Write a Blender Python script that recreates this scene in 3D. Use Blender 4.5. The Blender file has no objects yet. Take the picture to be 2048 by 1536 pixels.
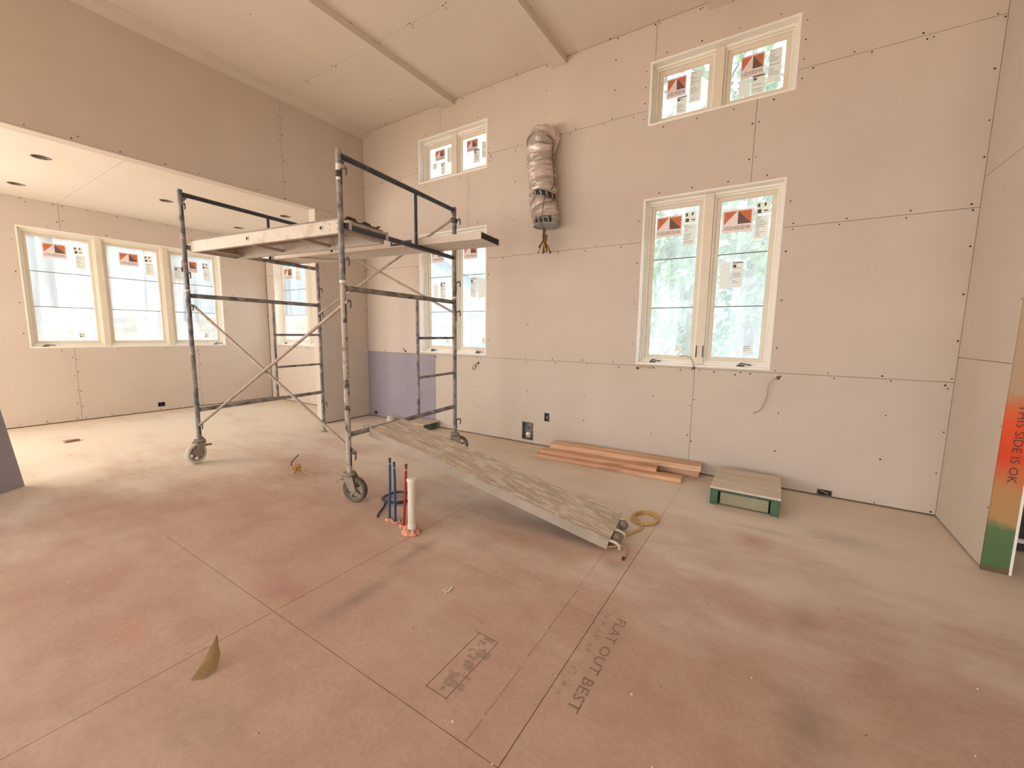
import bpy, bmesh, math, random
from mathutils import Vector, Matrix
random.seed(7)
SC = bpy.context.scene
COL = SC.collection
PI = math.pi

# ------------------------------------------------------------------ camera, sky, lights, exposure
cam_d = bpy.data.cameras.new('camera'); cam = bpy.data.objects.new('camera', cam_d); COL.objects.link(cam)
cam_d.sensor_width = 36.0; cam_d.lens = 36.0 * 825.9 / 2048; cam_d.clip_start = 0.02; cam_d.clip_end = 300
RV = Vector((0.84121539, 0.54052467, 0.01377457)); UV = Vector((-0.0778995, 0.0959462, 0.99233361)); FV = Vector((-0.53505918, 0.83583934, -0.12281802))
cam.matrix_world = Matrix(((RV.x, UV.x, -FV.x, 0), (RV.y, UV.y, -FV.y, 0), (RV.z, UV.z, -FV.z, 1.32), (0, 0, 0, 1)))
SC.camera = cam
SC.view_settings.view_transform = 'Standard'; SC.view_settings.look = 'None'
SC.view_settings.gamma = 1.0; SC.view_settings.use_curve_mapping = False
SC.view_settings.exposure = 0.08
SC.cycles.max_bounces = 5; SC.cycles.diffuse_bounces = 4; SC.cycles.sample_clamp_indirect = 8.0
world = bpy.data.worlds.new('sky'); SC.world = world; world.use_nodes = True
bg = world.node_tree.nodes['Background']; bg.inputs[0].default_value = (0.80, 0.91, 1.0, 1); bg.inputs[1].default_value = 3.9; world.cycles.sampling_method = 'NONE'
def light(name, kind, energy, color, loc, rot, sx=1, sy=1, portal=False):
    d = bpy.data.lights.new(name, kind); d.energy = energy; d.color = color
    if kind == 'AREA':
        d.shape = 'RECTANGLE'; d.size = sx; d.size_y = sy
        if portal: d.cycles.is_portal = True
    o = bpy.data.objects.new(name, d); o.location = loc; o.rotation_euler = rot; COL.objects.link(o); return o
sun = light('sun', 'SUN', 8.0, (1.0, 0.93, 0.82), (6, -10, 20), (math.radians(38), math.radians(20), 0)); sun.data.angle = 0.01
# unseen fill lamps added behind the photographer, set at the rear wall openings
WARM = (1.0, 0.94, 0.86)
for i, (x, w, p) in enumerate(((-3.6, 2.4, 44), (-0.4, 2.4, 15), (2.2, 1.6, 2))):
    light('rear_fill_lamp', 'AREA', p, WARM, (x, -3.55, 1.3), (PI / 2, 0, 0), w, 2.2)
# two unseen fill lamps added to brighten the nook, left of the frame
NOOKC = (1.0, 0.96, 0.905)
light('nook_end_fill', 'AREA', 130, NOOKC, (-6.75, -3.3, 1.5), (PI / 2 + 0.22, 0, 0), 2.4, 1.9)
light('nook_side_fill', 'AREA', 120, NOOKC, (-8.15, -1.55, 1.8), (PI / 2, 0, -PI / 2), 2.3, 1.55)

# ------------------------------------------------------------------ dimensions (metres)
YB = 4.198; XL = -5.34; XR = 1.086; ZC = 4.163; ZH = 2.94; YJ = 3.414; XN = -8.237; YR = 3.363; YREAR = -3.6
T = 0.0125                                            # drywall thickness
J1, J2, J3 = 1.010, 2.216, 3.418
W1 = (-1.206, -0.043, 1.026, 2.62); W2 = (-1.203, -0.04, 3.276, 3.838)
W3 = (-4.215, -3.082, 3.27, 3.825); W4 = (-4.22, -3.083, 1.033, 2.62)
WN = (1.151, 3.447, 1.031, 2.597); WE = (-7.97, -6.07, 1.04, 2.597)

# ------------------------------------------------------------------ materials
MATS = {}
def nodes_of(m):
    m.use_nodes = True; nt = m.node_tree; return nt, nt.nodes, nt.links, nt.nodes['Principled BSDF']
def mat(name, col, rough=0.8, var=0.06, scale=6.0, col2=None, amt2=0.5, scale2=20.0, bump=0.0, bscale=80.0, metal=0.0, stretch=(1, 1, 1), soft=0.06):
    m = bpy.data.materials.new(name); nt, N, L, P = nodes_of(m)
    tc = N.new('ShaderNodeTexCoord'); mp = N.new('ShaderNodeMapping'); mp.inputs['Scale'].default_value = stretch
    L.new(tc.outputs['Object'], mp.inputs[0])
    nz = N.new('ShaderNodeTexNoise'); nz.inputs['Scale'].default_value = scale; nz.inputs['Detail'].default_value = 5
    L.new(mp.outputs[0], nz.inputs['Vector'])
    cr = N.new('ShaderNodeValToRGB')
    cr.color_ramp.elements[0].position = 0.3; cr.color_ramp.elements[1].position = 0.7
    cr.color_ramp.elements[0].color = [c * (1 - var) for c in col] + [1]; cr.color_ramp.elements[1].color = [min(1, c * (1 + var)) for c in col] + [1]
    L.new(nz.outputs[0], cr.inputs[0]); out = cr.outputs[0]
    if col2:
        n2 = N.new('ShaderNodeTexNoise'); n2.inputs['Scale'].default_value = scale2; n2.inputs['Detail'].default_value = 6; n2.inputs['Roughness'].default_value = 0.65
        L.new(mp.outputs[0], n2.inputs['Vector'])
        r2 = N.new('ShaderNodeValToRGB'); r2.color_ramp.elements[0].position = 1 - amt2 - soft; r2.color_ramp.elements[1].position = 1 - amt2 + soft
        L.new(n2.outputs[0], r2.inputs[0])
        mx = N.new('ShaderNodeMix'); mx.data_type = 'RGBA'; L.new(r2.outputs[0], mx.inputs[0]); L.new(out, mx.inputs[6]); mx.inputs[7].default_value = list(col2) + [1]
        out = mx.outputs[2]
    L.new(out, P.inputs['Base Color']); P.inputs['Roughness'].default_value = rough; P.inputs['Metallic'].default_value = metal
    if bump:
        nb = N.new('ShaderNodeTexNoise'); nb.inputs['Scale'].default_value = bscale; nb.inputs['Detail'].default_value = 4
        L.new(mp.outputs[0], nb.inputs['Vector'])
        b = N.new('ShaderNodeBump'); b.inputs['Strength'].default_value = bump; b.inputs['Distance'].default_value = 0.01
        L.new(nb.outputs[0], b.inputs['Height']); L.new(b.outputs[0], P.inputs['Normal'])
    MATS[name] = m; return m
def backlit(m, amt):
    nt = m.node_tree; N = nt.nodes; L = nt.links; P = N['Principled BSDF']; out = N['Material Output']
    tl = N.new('ShaderNodeBsdfTranslucent'); src = P.inputs['Base Color'].links[0].from_socket; L.new(src, tl.inputs[0])
    mx = N.new('ShaderNodeMixShader'); mx.inputs[0].default_value = amt; L.new(P.outputs[0], mx.inputs[1]); L.new(tl.outputs[0], mx.inputs[2]); L.new(mx.outputs[0], out.inputs[0])
def srgb(r, g, b):
    f = lambda c: (c / 255) / 12.92 if c / 255 <= 0.04045 else ((c / 255 + 0.055) / 1.055) ** 2.4
    return (f(r), f(g), f(b))
mat('drywall', (0.640, 0.545, 0.455), 0.9, 0.035, 1.7, bump=0.03, bscale=300)
mat('drywall_ceiling', (0.76, 0.67, 0.575), 0.9, 0.03, 1.5, bump=0.03, bscale=300)
mat('drywall_purple', (0.335, 0.305, 0.345), 0.85, 0.06, 3, bump=0.03, bscale=300)
mat('stud_core', (0.16, 0.10, 0.06), 0.95, 0.2, 9)
mat('gap_dark', (0.05, 0.035, 0.025), 0.95, 0.2, 9)
mat('screw', (0.035, 0.028, 0.022), 0.7, 0.3, 50)
mat('cream_wood', (0.89, 0.84, 0.73), 0.55, 0.05, 4, stretch=(1, 1, 0.2))
mat('liner_white', (0.93, 0.89, 0.82), 0.6, 0.04, 4)
mat('sash_tan', (0.78, 0.69, 0.55), 0.5, 0.05, 5)
mat('muntin', (0.22, 0.21, 0.20), 0.5, 0.1, 20)
mat('crank_metal', (0.06, 0.055, 0.05), 0.5, 0.2, 30)
mat('sign_paper', (0.88, 0.76, 0.70), 0.8, 0.04, 30)
mat('sign_orange', (0.82, 0.29, 0.155), 0.8, 0.06, 30)
mat('sign_brown', (0.23, 0.16, 0.135), 0.8, 0.1, 30)
mat('label_paper', (0.88, 0.84, 0.77), 0.8, 0.04, 30)
mat('label_ink', (0.16, 0.14, 0.13), 0.8, 0.2, 60)
mat('scaffold_blue', (0.095, 0.100, 0.118), 0.6, 0.25, 14, col2=(0.37, 0.325, 0.285), amt2=0.49, scale2=11, soft=0.12, bump=0.1, bscale=120)
mat('scaffold_navy', (0.035, 0.040, 0.060), 0.4, 0.3, 14, col2=(0.25, 0.23, 0.21), amt2=0.33, scale2=13, soft=0.05, bump=0.1)
mat('scaffold_dusty', (0.46, 0.385, 0.325), 0.8, 0.15, 12, col2=(0.09, 0.075, 0.075), amt2=0.45, scale2=16, soft=0.04, bump=0.2)
mat('brace_metal', (0.40, 0.32, 0.25), 0.6, 0.15, 12, col2=(0.18, 0.14, 0.12), amt2=0.38, scale2=18, soft=0.08)
mat('label_white', (0.70, 0.66, 0.60), 0.8, 0.05, 30)
mat('label_dark', (0.05, 0.035, 0.03), 0.8, 0.2, 60)
mat('deck_aluminium', (0.55, 0.47, 0.39), 0.55, 0.08, 5, col2=(0.40, 0.32, 0.25), amt2=0.40, scale2=5, soft=0.08, metal=0.1, bump=0.05)
mat('deck_ply', (0.30, 0.24, 0.19), 0.85, 0.15, 4, stretch=(0.3, 3, 1))
mat('deck_torn', (0.22, 0.13, 0.08), 0.9, 0.3, 20)
mat('plank_aluminium', (0.66, 0.58, 0.49), 0.5, 0.05, 5, metal=0.15)
mat('plank_sticker', (0.035, 0.045, 0.095), 0.6, 0.1, 20)
mat('plank_dark', (0.02, 0.016, 0.014), 0.8, 0.2, 20)
mat('ramp_dusty', (0.58, 0.475, 0.37), 0.85, 0.14, 9, col2=(0.76, 0.66, 0.54), amt2=0.46, scale2=22, soft=0.04, bump=0.25, bscale=60, stretch=(0.4, 1.6, 1))
mat('ramp_side', (0.40, 0.325, 0.25), 0.75, 0.1, 6, bump=0.08)
mat('rubber_dusty', (0.30, 0.245, 0.19), 0.9, 0.15, 20)
mat('wheel_white', (0.66, 0.585, 0.49), 0.85, 0.08, 20)
mat('tyre_dark', (0.14, 0.115, 0.085), 0.9, 0.2, 20)
mat('pex_blue', (0.018, 0.075, 0.165), 0.4, 0.08, 20)
mat('pex_red', (0.40, 0.018, 0.022), 0.4, 0.08, 20)
mat('pvc', (0.72, 0.635, 0.52), 0.5, 0.03, 10)
mat('copper_cap', (0.10, 0.05, 0.03), 0.5, 0.2, 20)
mat('foam', (0.72, 0.33, 0.22), 0.9, 0.2, 40, bump=0.6, bscale=90)
mat('cable_blue', (0.030, 0.045, 0.075), 0.5, 0.1, 20)
mat('cable_yellow', (0.60, 0.36, 0.13), 0.55, 0.1, 20)
mat('cable_yellow_deep', (0.50, 0.29, 0.055), 0.55, 0.15, 40)
mat('cable_tan', (0.52, 0.40, 0.27), 0.6, 0.1, 30)
mat('wire_brown', (0.10, 0.045, 0.03), 0.6, 0.3, 40)
mat('lumber', (0.74, 0.47, 0.29), 0.75, 0.22, 5, col2=(0.30, 0.13, 0.06), amt2=0.36, scale2=7, soft=0.10, stretch=(0.22, 3.2, 3.2), bump=0.05)
mat('lumber_red', (0.68, 0.395, 0.245), 0.75, 0.18, 5, col2=(0.31, 0.125, 0.06), amt2=0.36, scale2=8, soft=0.1, stretch=(0.25, 3, 3), bump=0.05)
mat('box_green', (0.068, 0.135, 0.075), 0.8, 0.25, 8, bump=0.05)
mat('box_panel', (0.31, 0.28, 0.175), 0.85, 0.12, 6)
mat('box_top', (0.64, 0.55, 0.44), 0.85, 0.09, 5, col2=(0.46, 0.38, 0.29), amt2=0.36, scale2=6, stretch=(0.3, 2, 1))
mat('foil', (0.74, 0.63, 0.56), 0.3, 0.05, 9, metal=0.35, bump=1.0, bscale=26)
mat('foil_band', (0.50, 0.44, 0.38), 0.35, 0.08, 9, metal=0.3, bump=0.25, bscale=18)
mat('foil_print', (0.40, 0.24, 0.22), 0.5, 0.3, 40)
mat('galvanised', (0.40, 0.42, 0.40), 0.45, 0.08, 12, metal=0.5)
mat('tape_black', (0.02, 0.019, 0.019), 0.45, 0.2, 30)
mat('tape_grey', (0.38, 0.36, 0.34), 0.45, 0.1, 30)
mat('outlet_metal', (0.30, 0.29, 0.26), 0.5, 0.25, 25, col2=(0.10, 0.09, 0.08), amt2=0.45, scale2=22, metal=0.2)
mat('outlet_inside', (0.07, 0.04, 0.025), 0.8, 0.4, 40)
mat('outlet_blue', (0.05, 0.06, 0.10), 0.7, 0.2, 40)
mat('can_inside', (0.45, 0.37, 0.32), 0.7, 0.1, 20)
mat('cardboard', (0.26, 0.145, 0.055), 0.85, 0.1, 10)
mat('brick_scrap', (0.36, 0.22, 0.15), 0.9, 0.2, 30)
mat('paper_scrap', (0.72, 0.58, 0.48), 0.9, 0.1, 30)
mat('plaster', (0.62, 0.58, 0.47), 0.9, 0.08, 20)
mat('osb_print', (0.27, 0.19, 0.135), 0.9, 0.2, 60)
mat('osb_faint', (0.385, 0.27, 0.20), 0.9, 0.15, 60)
mat('osb_line', (0.22, 0.135, 0.09), 0.9, 0.25, 60)
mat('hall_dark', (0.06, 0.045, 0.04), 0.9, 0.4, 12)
mat('trim_white', (0.70, 0.65, 0.58), 0.6, 0.05, 10)
mat('dirt', (0.36, 0.24, 0.14), 0.95, 0.30, 1.2, col2=(0.42, 0.34, 0.26), amt2=0.45, scale2=0.5, bump=0.4, bscale=3)
mat('bark', (0.20, 0.18, 0.17), 0.95, 0.25, 3, stretch=(4, 4, 0.6))
mat('bark_pale', (0.40, 0.38, 0.38), 0.95, 0.2, 3, stretch=(4, 4, 0.6))
mat('leaf_a', (0.13, 0.25, 0.11), 0.6, 0.35, 2.0)
mat('leaf_b', (0.22, 0.34, 0.18), 0.6, 0.35, 2.0)
mat('hazy_wood', (0.150, 0.155, 0.175), 0.95, 0.35, 0.35, col2=(0.15, 0.22, 0.13), amt2=0.42, scale2=0.5, stretch=(1, 1, 0.25))  # grey-lavender base carries the haze of the distant wood
mat('house_wrap', (0.22, 0.34, 0.43), 0.8, 0.06, 0.6)
mat('house_trim', (0.60, 0.60, 0.60), 0.7, 0.04, 3)
mat('house_roof', (0.20, 0.26, 0.32), 0.9, 0.15, 4)
mat('machine_orange', (0.62, 0.20, 0.10), 0.6, 0.1, 4)

for n_, a_ in (('sign_paper', 0.6), ('sign_orange', 0.6), ('sign_brown', 0.5), ('label_paper', 0.6), ('label_ink', 0.3), ('leaf_a', 0.4), ('leaf_b', 0.4)): backlit(MATS[n_], a_)

def glass_mat():
    m = bpy.data.materials.new('window_glass'); m.use_nodes = True; nt = m.node_tree; N = nt.nodes; L = nt.links; N.clear()
    o = N.new('ShaderNodeOutputMaterial'); tr = N.new('ShaderNodeBsdfTransparent'); tr.inputs[0].default_value = (0.93, 0.96, 0.97, 1)
    tl = N.new('ShaderNodeBsdfTranslucent'); tl.inputs[0].default_value = (0.86, 0.90, 0.92, 1)
    gl = N.new('ShaderNodeBsdfGlossy'); gl.inputs['Roughness'].default_value = 0.03
    tc = N.new('ShaderNodeTexCoord'); nz = N.new('ShaderNodeTexNoise'); nz.inputs['Scale'].default_value = 2.5
    mpn = N.new('ShaderNodeMapping'); mpn.inputs['Scale'].default_value = (4, 1, 0.6); L.new(tc.outputs['Object'], mpn.inputs[0]); L.new(mpn.outputs[0], nz.inputs['Vector'])
    mr = N.new('ShaderNodeMapRange'); mr.inputs[1].default_value = 0.3; mr.inputs[2].default_value = 0.75; mr.inputs[3].default_value = 0.16; mr.inputs[4].default_value = 0.34
    L.new(nz.outputs[0], mr.inputs[0])
    m1 = N.new('ShaderNodeMixShader'); L.new(mr.outputs[0], m1.inputs[0]); L.new(tr.outputs[0], m1.inputs[1]); L.new(tl.outputs[0], m1.inputs[2])
    m2 = N.new('ShaderNodeMixShader'); m2.inputs[0].default_value = 0.03; L.new(m1.outputs[0], m2.inputs[1]); L.new(gl.outputs[0], m2.inputs[2]); L.new(m2.outputs[0], o.inputs[0])
    MATS['glass'] = m
glass_mat()

def floor_mat():
    m = bpy.data.materials.new('subfloor_board'); nt, N, L, P = nodes_of(m)
    g = N.new('ShaderNodeNewGeometry'); pos = g.outputs['Position']
    def noise(scale, det=5, rough=0.6, st=(1, 1, 1)):
        mp = N.new('ShaderNodeMapping'); mp.inputs['Scale'].default_value = st; L.new(pos, mp.inputs[0])
        n = N.new('ShaderNodeTexNoise'); n.inputs['Scale'].default_value = scale; n.inputs['Detail'].default_value = det; n.inputs['Roughness'].default_value = rough
        L.new(mp.outputs[0], n.inputs['Vector']); return n.outputs[0]
    def ramp(v, a, b):
        r = N.new('ShaderNodeMapRange'); r.interpolation_type = 'SMOOTHSTEP'; r.inputs[1].default_value = a; r.inputs[2].default_value = b; L.new(v, r.inputs[0]); return r.outputs[0]
    def mix(f, a, b):
        x = N.new('ShaderNodeMix'); x.data_type = 'RGBA'
        if isinstance(f, float): x.inputs[0].default_value = f
        else: L.new(f, x.inputs[0])
        for s, v in ((6, a), (7, b)):
            if isinstance(v, tuple): x.inputs[s].default_value = v + (1,)
            else: L.new(v, x.inputs[s])
        return x.outputs[2]
    def math_(op, a, b):
        x = N.new('ShaderNodeMath'); x.operation = op; x.use_clamp = True
        for s, v in ((0, a), (1, b)):
            if isinstance(v, (int, float)): x.inputs[s].default_value = v
            else: L.new(v, x.inputs[s])
        return x.outputs[0]
    base = mix(ramp(noise(3.2, 6), 0.3, 0.7), (0.520, 0.333, 0.252), (0.600, 0.418, 0.322))
    base = mix(math_('MULTIPLY', ramp(noise(45, 4, 0.7, (1, 1, 1)), 0.35, 0.7), 0.35), base, (0.40, 0.25, 0.18))
    # plaster dust lies thicker where the drywall was hung (towards the walls and in the nook), with scuffed edges
    sep = N.new('ShaderNodeSeparateXYZ'); L.new(pos, sep.inputs[0])
    dy = ramp(sep.outputs['Y'], 1.1, 3.6)
    dx = ramp(math_('MULTIPLY', sep.outputs['X'], -0.12), 0.30, 0.75)
    dd = math_('MAXIMUM', dy, dx)
    dn = math_('ADD', math_('MULTIPLY', ramp(noise(1.6, 7, 0.65, (0.6, 1.2, 1)), 0.3, 0.7), 0.55), math_('MULTIPLY', dd, 0.75))
    dust = math_('MULTIPLY', ramp(dn, 0.25, 1.1), 0.92)
    colr = mix(dust, base, (0.76, 0.665, 0.54))
    # scuffs of grey footprints and sweeping streaks
    st = ramp(noise(2.2, 7, 0.7, (0.5, 3.0, 1)), 0.60, 0.74)
    colr = mix(math_('MULTIPLY', st, 0.42), colr, (0.36, 0.245, 0.185))
    sc = ramp(noise(5.5, 8, 0.75), 0.62, 0.72)
    colr = mix(math_('MULTIPLY', sc, 0.30), colr, (0.76, 0.65, 0.54))
    s3 = ramp(noise(11, 8, 0.8, (1, 0.7, 1)), 0.60, 0.72)
    colr = mix(math_('MULTIPLY', s3, 0.40), colr, (0.33, 0.235, 0.175))
    # pink chalk marks and dark stains
    WOB = math_('MULTIPLY', noise(10, 4), 0.9)
    def spot(cx, cy, rx, ry, col, amt, prev):
        mp = N.new('ShaderNodeMapping'); mp.vector_type = 'POINT'; mp.inputs['Location'].default_value = (-cx / rx, -cy / ry, 0); mp.inputs['Scale'].default_value = (1 / rx, 1 / ry, 0); L.new(pos, mp.inputs[0])
        ln = N.new('ShaderNodeVectorMath'); ln.operation = 'LENGTH'; L.new(mp.outputs[0], ln.inputs[0])
        x = N.new('ShaderNodeMath'); x.operation = 'ADD'; L.new(ln.outputs['Value'], x.inputs[0]); L.new(WOB, x.inputs[1])
        r = N.new('ShaderNodeMapRange'); r.inputs[1].default_value = 1.5; r.inputs[2].default_value = 0.5; L.new(x.outputs[0], r.inputs[0])
        return mix(math_('MULTIPLY', r.outputs[0], amt), prev, col)
    PK = (0.46, 0.20, 0.19)
    colr = spot(-0.033, 2.995, 0.14, 0.14, PK, 0.55, colr)
    colr = spot(-2.05, 1.02, 0.20, 0.12, PK, 0.5, colr)
    colr = spot(-1.25, 3.05, 0.10, 0.08, PK, 0.35, colr)
    colr = spot(-2.3, 0.5, 0.14, 0.10, (0.60, 0.27, 0.19), 0.4, colr)
    GY = (0.26, 0.21, 0.165)
    for cx, cy, rx, ry, a in ((-1.66, 1.20, 0.07, 0.30, 0.6), (-1.74, 1.65, 0.06, 0.26, 0.5), (0.19, 1.62, 0.12, 0.22, 0.55), (0.187, 2.25, 0.10, 0.2, 0.3), (-0.70, 2.20, 0.07, 0.08, 0.4), (0.45, 3.35, 0.25, 0.16, 0.3), (-1.45, 1.95, 0.16, 0.08, 0.3), (-1.55, 0.50, 0.22, 0.12, 0.3), (0.0, 3.2, 0.3, 0.05, 0.25)):
        colr = spot(cx, cy, rx, ry, GY, a, colr)
    L.new(colr, P.inputs['Base Color']); P.inputs['Roughness'].default_value = 0.85
    b = N.new('ShaderNodeBump'); b.inputs['Strength'].default_value = 0.12; b.inputs['Distance'].default_value = 0.004
    L.new(noise(70, 5, 0.7), b.inputs['Height']); L.new(b.outputs[0], P.inputs['Normal'])
    MATS['subfloor'] = m
floor_mat()

def painted_end_mat():
    # bare laminated-timber wall end with a green painted foot and an orange spray mark (paint patches with their own outline)
    m = bpy.data.materials.new('painted_timber_end'); nt, N, L, P = nodes_of(m)
    g = N.new('ShaderNodeNewGeometry'); sep = N.new('ShaderNodeSeparateXYZ'); L.new(g.outputs['Position'], sep.inputs[0])
    nz = N.new('ShaderNodeTexNoise'); nz.inputs['Scale'].default_value = 14; nz.inputs['Detail'].default_value = 6; L.new(g.outputs['Position'], nz.inputs['Vector'])
    z = N.new('ShaderNodeMath'); z.operation = 'MULTIPLY_ADD'; L.new(nz.outputs[0], z.inputs[0]); z.inputs[1].default_value = 0.12; L.new(sep.outputs['Z'], z.inputs[2])
    cr = N.new('ShaderNodeValToRGB'); E = cr.color_ramp.elements
    E[0].position = 0.0; E[0].color = (0.085, 0.15, 0.055, 1); E[1].position = 1.0; E[1].color = (0.50, 0.37, 0.24, 1)
    for p, c in ((0.16, (0.11, 0.19, 0.075)), (0.185, (0.46, 0.27, 0.11)), (0.27, (0.50, 0.26, 0.10)), (0.315, (0.62, 0.16, 0.06)), (0.37, (0.72, 0.07, 0.02)), (0.47, (0.80, 0.10, 0.03)), (0.515, (0.60, 0.17, 0.06)), (0.55, (0.48, 0.33, 0.20))):
        e = E.new(p); e.color = c + (1,)
    sc = N.new('ShaderNodeMath'); sc.operation = 'MULTIPLY'; sc.inputs[1].default_value = 0.5; L.new(z.outputs[0], sc.inputs[0]); L.new(sc.outputs[0], cr.inputs[0])
    L.new(cr.outputs[0], P.inputs['Base Color']); P.inputs['Roughness'].default_value = 0.8
    MATS['painted_end'] = m
painted_end_mat()
M = MATS

# ------------------------------------------------------------------ mesh builder
class MB:
    def __init__(s): s.v = []; s.f = []; s.m = []; s.mi = 0
    def add(s, vs, fs):
        o = len(s.v); s.v += [tuple(p) for p in vs]
        for f in fs: s.f.append(tuple(i + o for i in f)); s.m.append(s.mi)
        return s
    def box(s, x0, x1, y0, y1, z0, z1):
        return s.add([(x0, y0, z0), (x1, y0, z0), (x1, y1, z0), (x0, y1, z0), (x0, y0, z1), (x1, y0, z1), (x1, y1, z1), (x0, y1, z1)],
                     [(0, 3, 2, 1), (4, 5, 6, 7), (0, 1, 5, 4), (1, 2, 6, 5), (2, 3, 7, 6), (3, 0, 4, 7)])
    def bbox(s, x0, x1, y0, y1, z0, z1, b=0.004):
        bm = bmesh.new(); MB._bm_box(bm, x0, x1, y0, y1, z0, z1)
        bmesh.ops.bevel(bm, geom=list(bm.edges), offset=b, segments=1, affect='EDGES')
        bm.verts.index_update(); s.add([v.co for v in bm.verts], [[v.index for v in f.verts] for f in bm.faces]); bm.free(); return s
    @staticmethod
    def _bm_box(bm, x0, x1, y0, y1, z0, z1):
        r = bmesh.ops.create_cube(bm, size=1)
        for v in r['verts']: v.co = Vector(((x0 + x1) / 2 + v.co.x * (x1 - x0), (y0 + y1) / 2 + v.co.y * (y1 - y0), (z0 + z1) / 2 + v.co.z * (z1 - z0)))
    def hexa(s, a, b):   # two quads of 4 points
        return s.add(list(a) + list(b), [(3, 2, 1, 0), (4, 5, 6, 7), (0, 1, 5, 4), (1, 2, 6, 5), (2, 3, 7, 6), (3, 0, 4, 7)])
    def tube(s, pts, r, n=10, cap=True, rs=None, closed=False):
        pts = [Vector(p) for p in pts]; k = len(pts); vs = []; up = None
        for i, p in enumerate(pts):
            if closed: t = pts[(i + 1) % k] - pts[i - 1]
            else: t = (pts[min(i + 1, k - 1)] - pts[max(i - 1, 0)])
            t.normalize()
            if up is None:
                up = Vector((0, 0, 1)) if abs(t.z) < 0.9 else Vector((1, 0, 0))
            a = t.cross(up)
            if a.length < 1e-4: a = t.orthogonal()
            a.normalize(); b = a.cross(t).normalized(); up = b
            rr = rs[i] if rs else r
            for j in range(n):
                q = 2 * PI * j / n; vs.append(p + (a * math.cos(q) + b * math.sin(q)) * rr)
        fs = []
        for i in range(k if closed else k - 1):
            i2 = (i + 1) % k
            for j in range(n): fs.append((i * n + j, i * n + (j + 1) % n, i2 * n + (j + 1) % n, i2 * n + j))
        if cap and not closed: fs += [tuple(range(n - 1, -1, -1)), tuple((k - 1) * n + j for j in range(n))]
        return s.add(vs, fs)
    def lathe(s, prof, n=24, axis='z', c=(0, 0, 0), closed=False):
        vs = []
        for r, h in prof:
            for j in range(n):
                q = 2 * PI * j / n; a, b = r * math.cos(q), r * math.sin(q)
                vs.append((c[0] + a, c[1] + b, c[2] + h) if axis == 'z' else (c[0] + a, c[1] + h, c[2] + b) if axis == 'y' else (c[0] + h, c[1] + a, c[2] + b))
        k = len(prof); fs = []
        for i in range(k if closed else k - 1):
            i2 = (i + 1) % k
            for j in range(n): fs.append((i * n + j, i * n + (j + 1) % n, i2 * n + (j + 1) % n, i2 * n + j))
        return s.add(vs, fs)
    def prism(s, poly, y0, y1):   # polygon in x,z extruded along y
        n = len(poly); vs = [(x, y0, z) for x, z in poly] + [(x, y1, z) for x, z in poly]
        fs = [tuple(range(n)), tuple(range(2 * n - 1, n - 1, -1))] + [(i, n + i, n + (i + 1) % n, (i + 1) % n) for i in range(n)]
        return s.add(vs, fs)
    def panel(s, u0, u1, v0, v1, holes=(), w0=0.0, w1=T):
        """board in the x,z plane with rectangular holes, thickness along y"""
        us = sorted({u0, u1} | {min(max(h[i], u0), u1) for h in holes for i in (0, 1)}); vs_ = sorted({v0, v1} | {min(max(h[i], v0), v1) for h in holes for i in (2, 3)})
        def solid(i, j):
            if i < 0 or j < 0 or i >= len(us) - 1 or j >= len(vs_) - 1: return False
            cu, cv = (us[i] + us[i + 1]) / 2, (vs_[j] + vs_[j + 1]) / 2
            return not any(h[0] < cu < h[1] and h[2] < cv < h[3] for h in holes)
        V = {}; verts = []; faces = []
        def vid(i, j, k):
            if (i, j, k) not in V: V[(i, j, k)] = len(verts); verts.append((us[i], (w0, w1)[k], vs_[j]))
            return V[(i, j, k)]
        for i in range(len(us) - 1):
            for j in range(len(vs_) - 1):
                if not solid(i, j): continue
                faces.append((vid(i, j, 0), vid(i + 1, j, 0), vid(i + 1, j + 1, 0), vid(i, j + 1, 0)))
                faces.append((vid(i, j, 1), vid(i, j + 1, 1), vid(i + 1, j + 1, 1), vid(i + 1, j, 1)))
                if not solid(i - 1, j): faces.append((vid(i, j, 0), vid(i, j + 1, 0), vid(i, j + 1, 1), vid(i, j, 1)))
                if not solid(i + 1, j): faces.append((vid(i + 1, j, 0), vid(i + 1, j, 1), vid(i + 1, j + 1, 1), vid(i + 1, j + 1, 0)))
                if not solid(i, j - 1): faces.append((vid(i, j, 0), vid(i, j, 1), vid(i + 1, j, 1), vid(i + 1, j, 0)))
                if not solid(i, j + 1): faces.append((vid(i, j + 1, 0), vid(i + 1, j + 1, 0), vid(i + 1, j + 1, 1), vid(i, j + 1, 1)))
        return s.add(verts, faces)
    def ring(s, u0, u1, v0, v1, b, w0, w1):
        return s.panel(u0, u1, v0, v1, [(u0 + b, u1 - b, v0 + b, v1 - b)], w0, w1)
    def use(s, i): s.mi = i; return s
    def build(s, name, mats, parent=None, smooth=False, loc=None, rot=None):
        me = bpy.data.meshes.new(name); me.from_pydata(s.v, [], s.f)
        mats = mats if isinstance(mats, (list, tuple)) else [mats]
        for m_ in mats: me.materials.append(M[m_])
        if any(s.m): me.polygons.foreach_set('material_index', s.m)
        if smooth: me.polygons.foreach_set('use_smooth', [True] * len(me.polygons))
        me.update(); o = bpy.data.objects.new(name, me); COL.objects.link(o)
        if parent: o.parent = parent
        if loc: o.location = loc
        if rot: o.rotation_euler = rot
        if smooth and hasattr(me, 'set_sharp_from_angle'): me.set_sharp_from_angle(angle=math.radians(40))
        return o
def empty(name, loc=(0, 0, 0), rot=(0, 0, 0), parent=None):
    o = bpy.data.objects.new(name, None); o.location = loc; o.rotation_euler = rot; o.empty_display_size = 0.1; COL.objects.link(o)
    if parent: o.parent = parent
    return o
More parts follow.
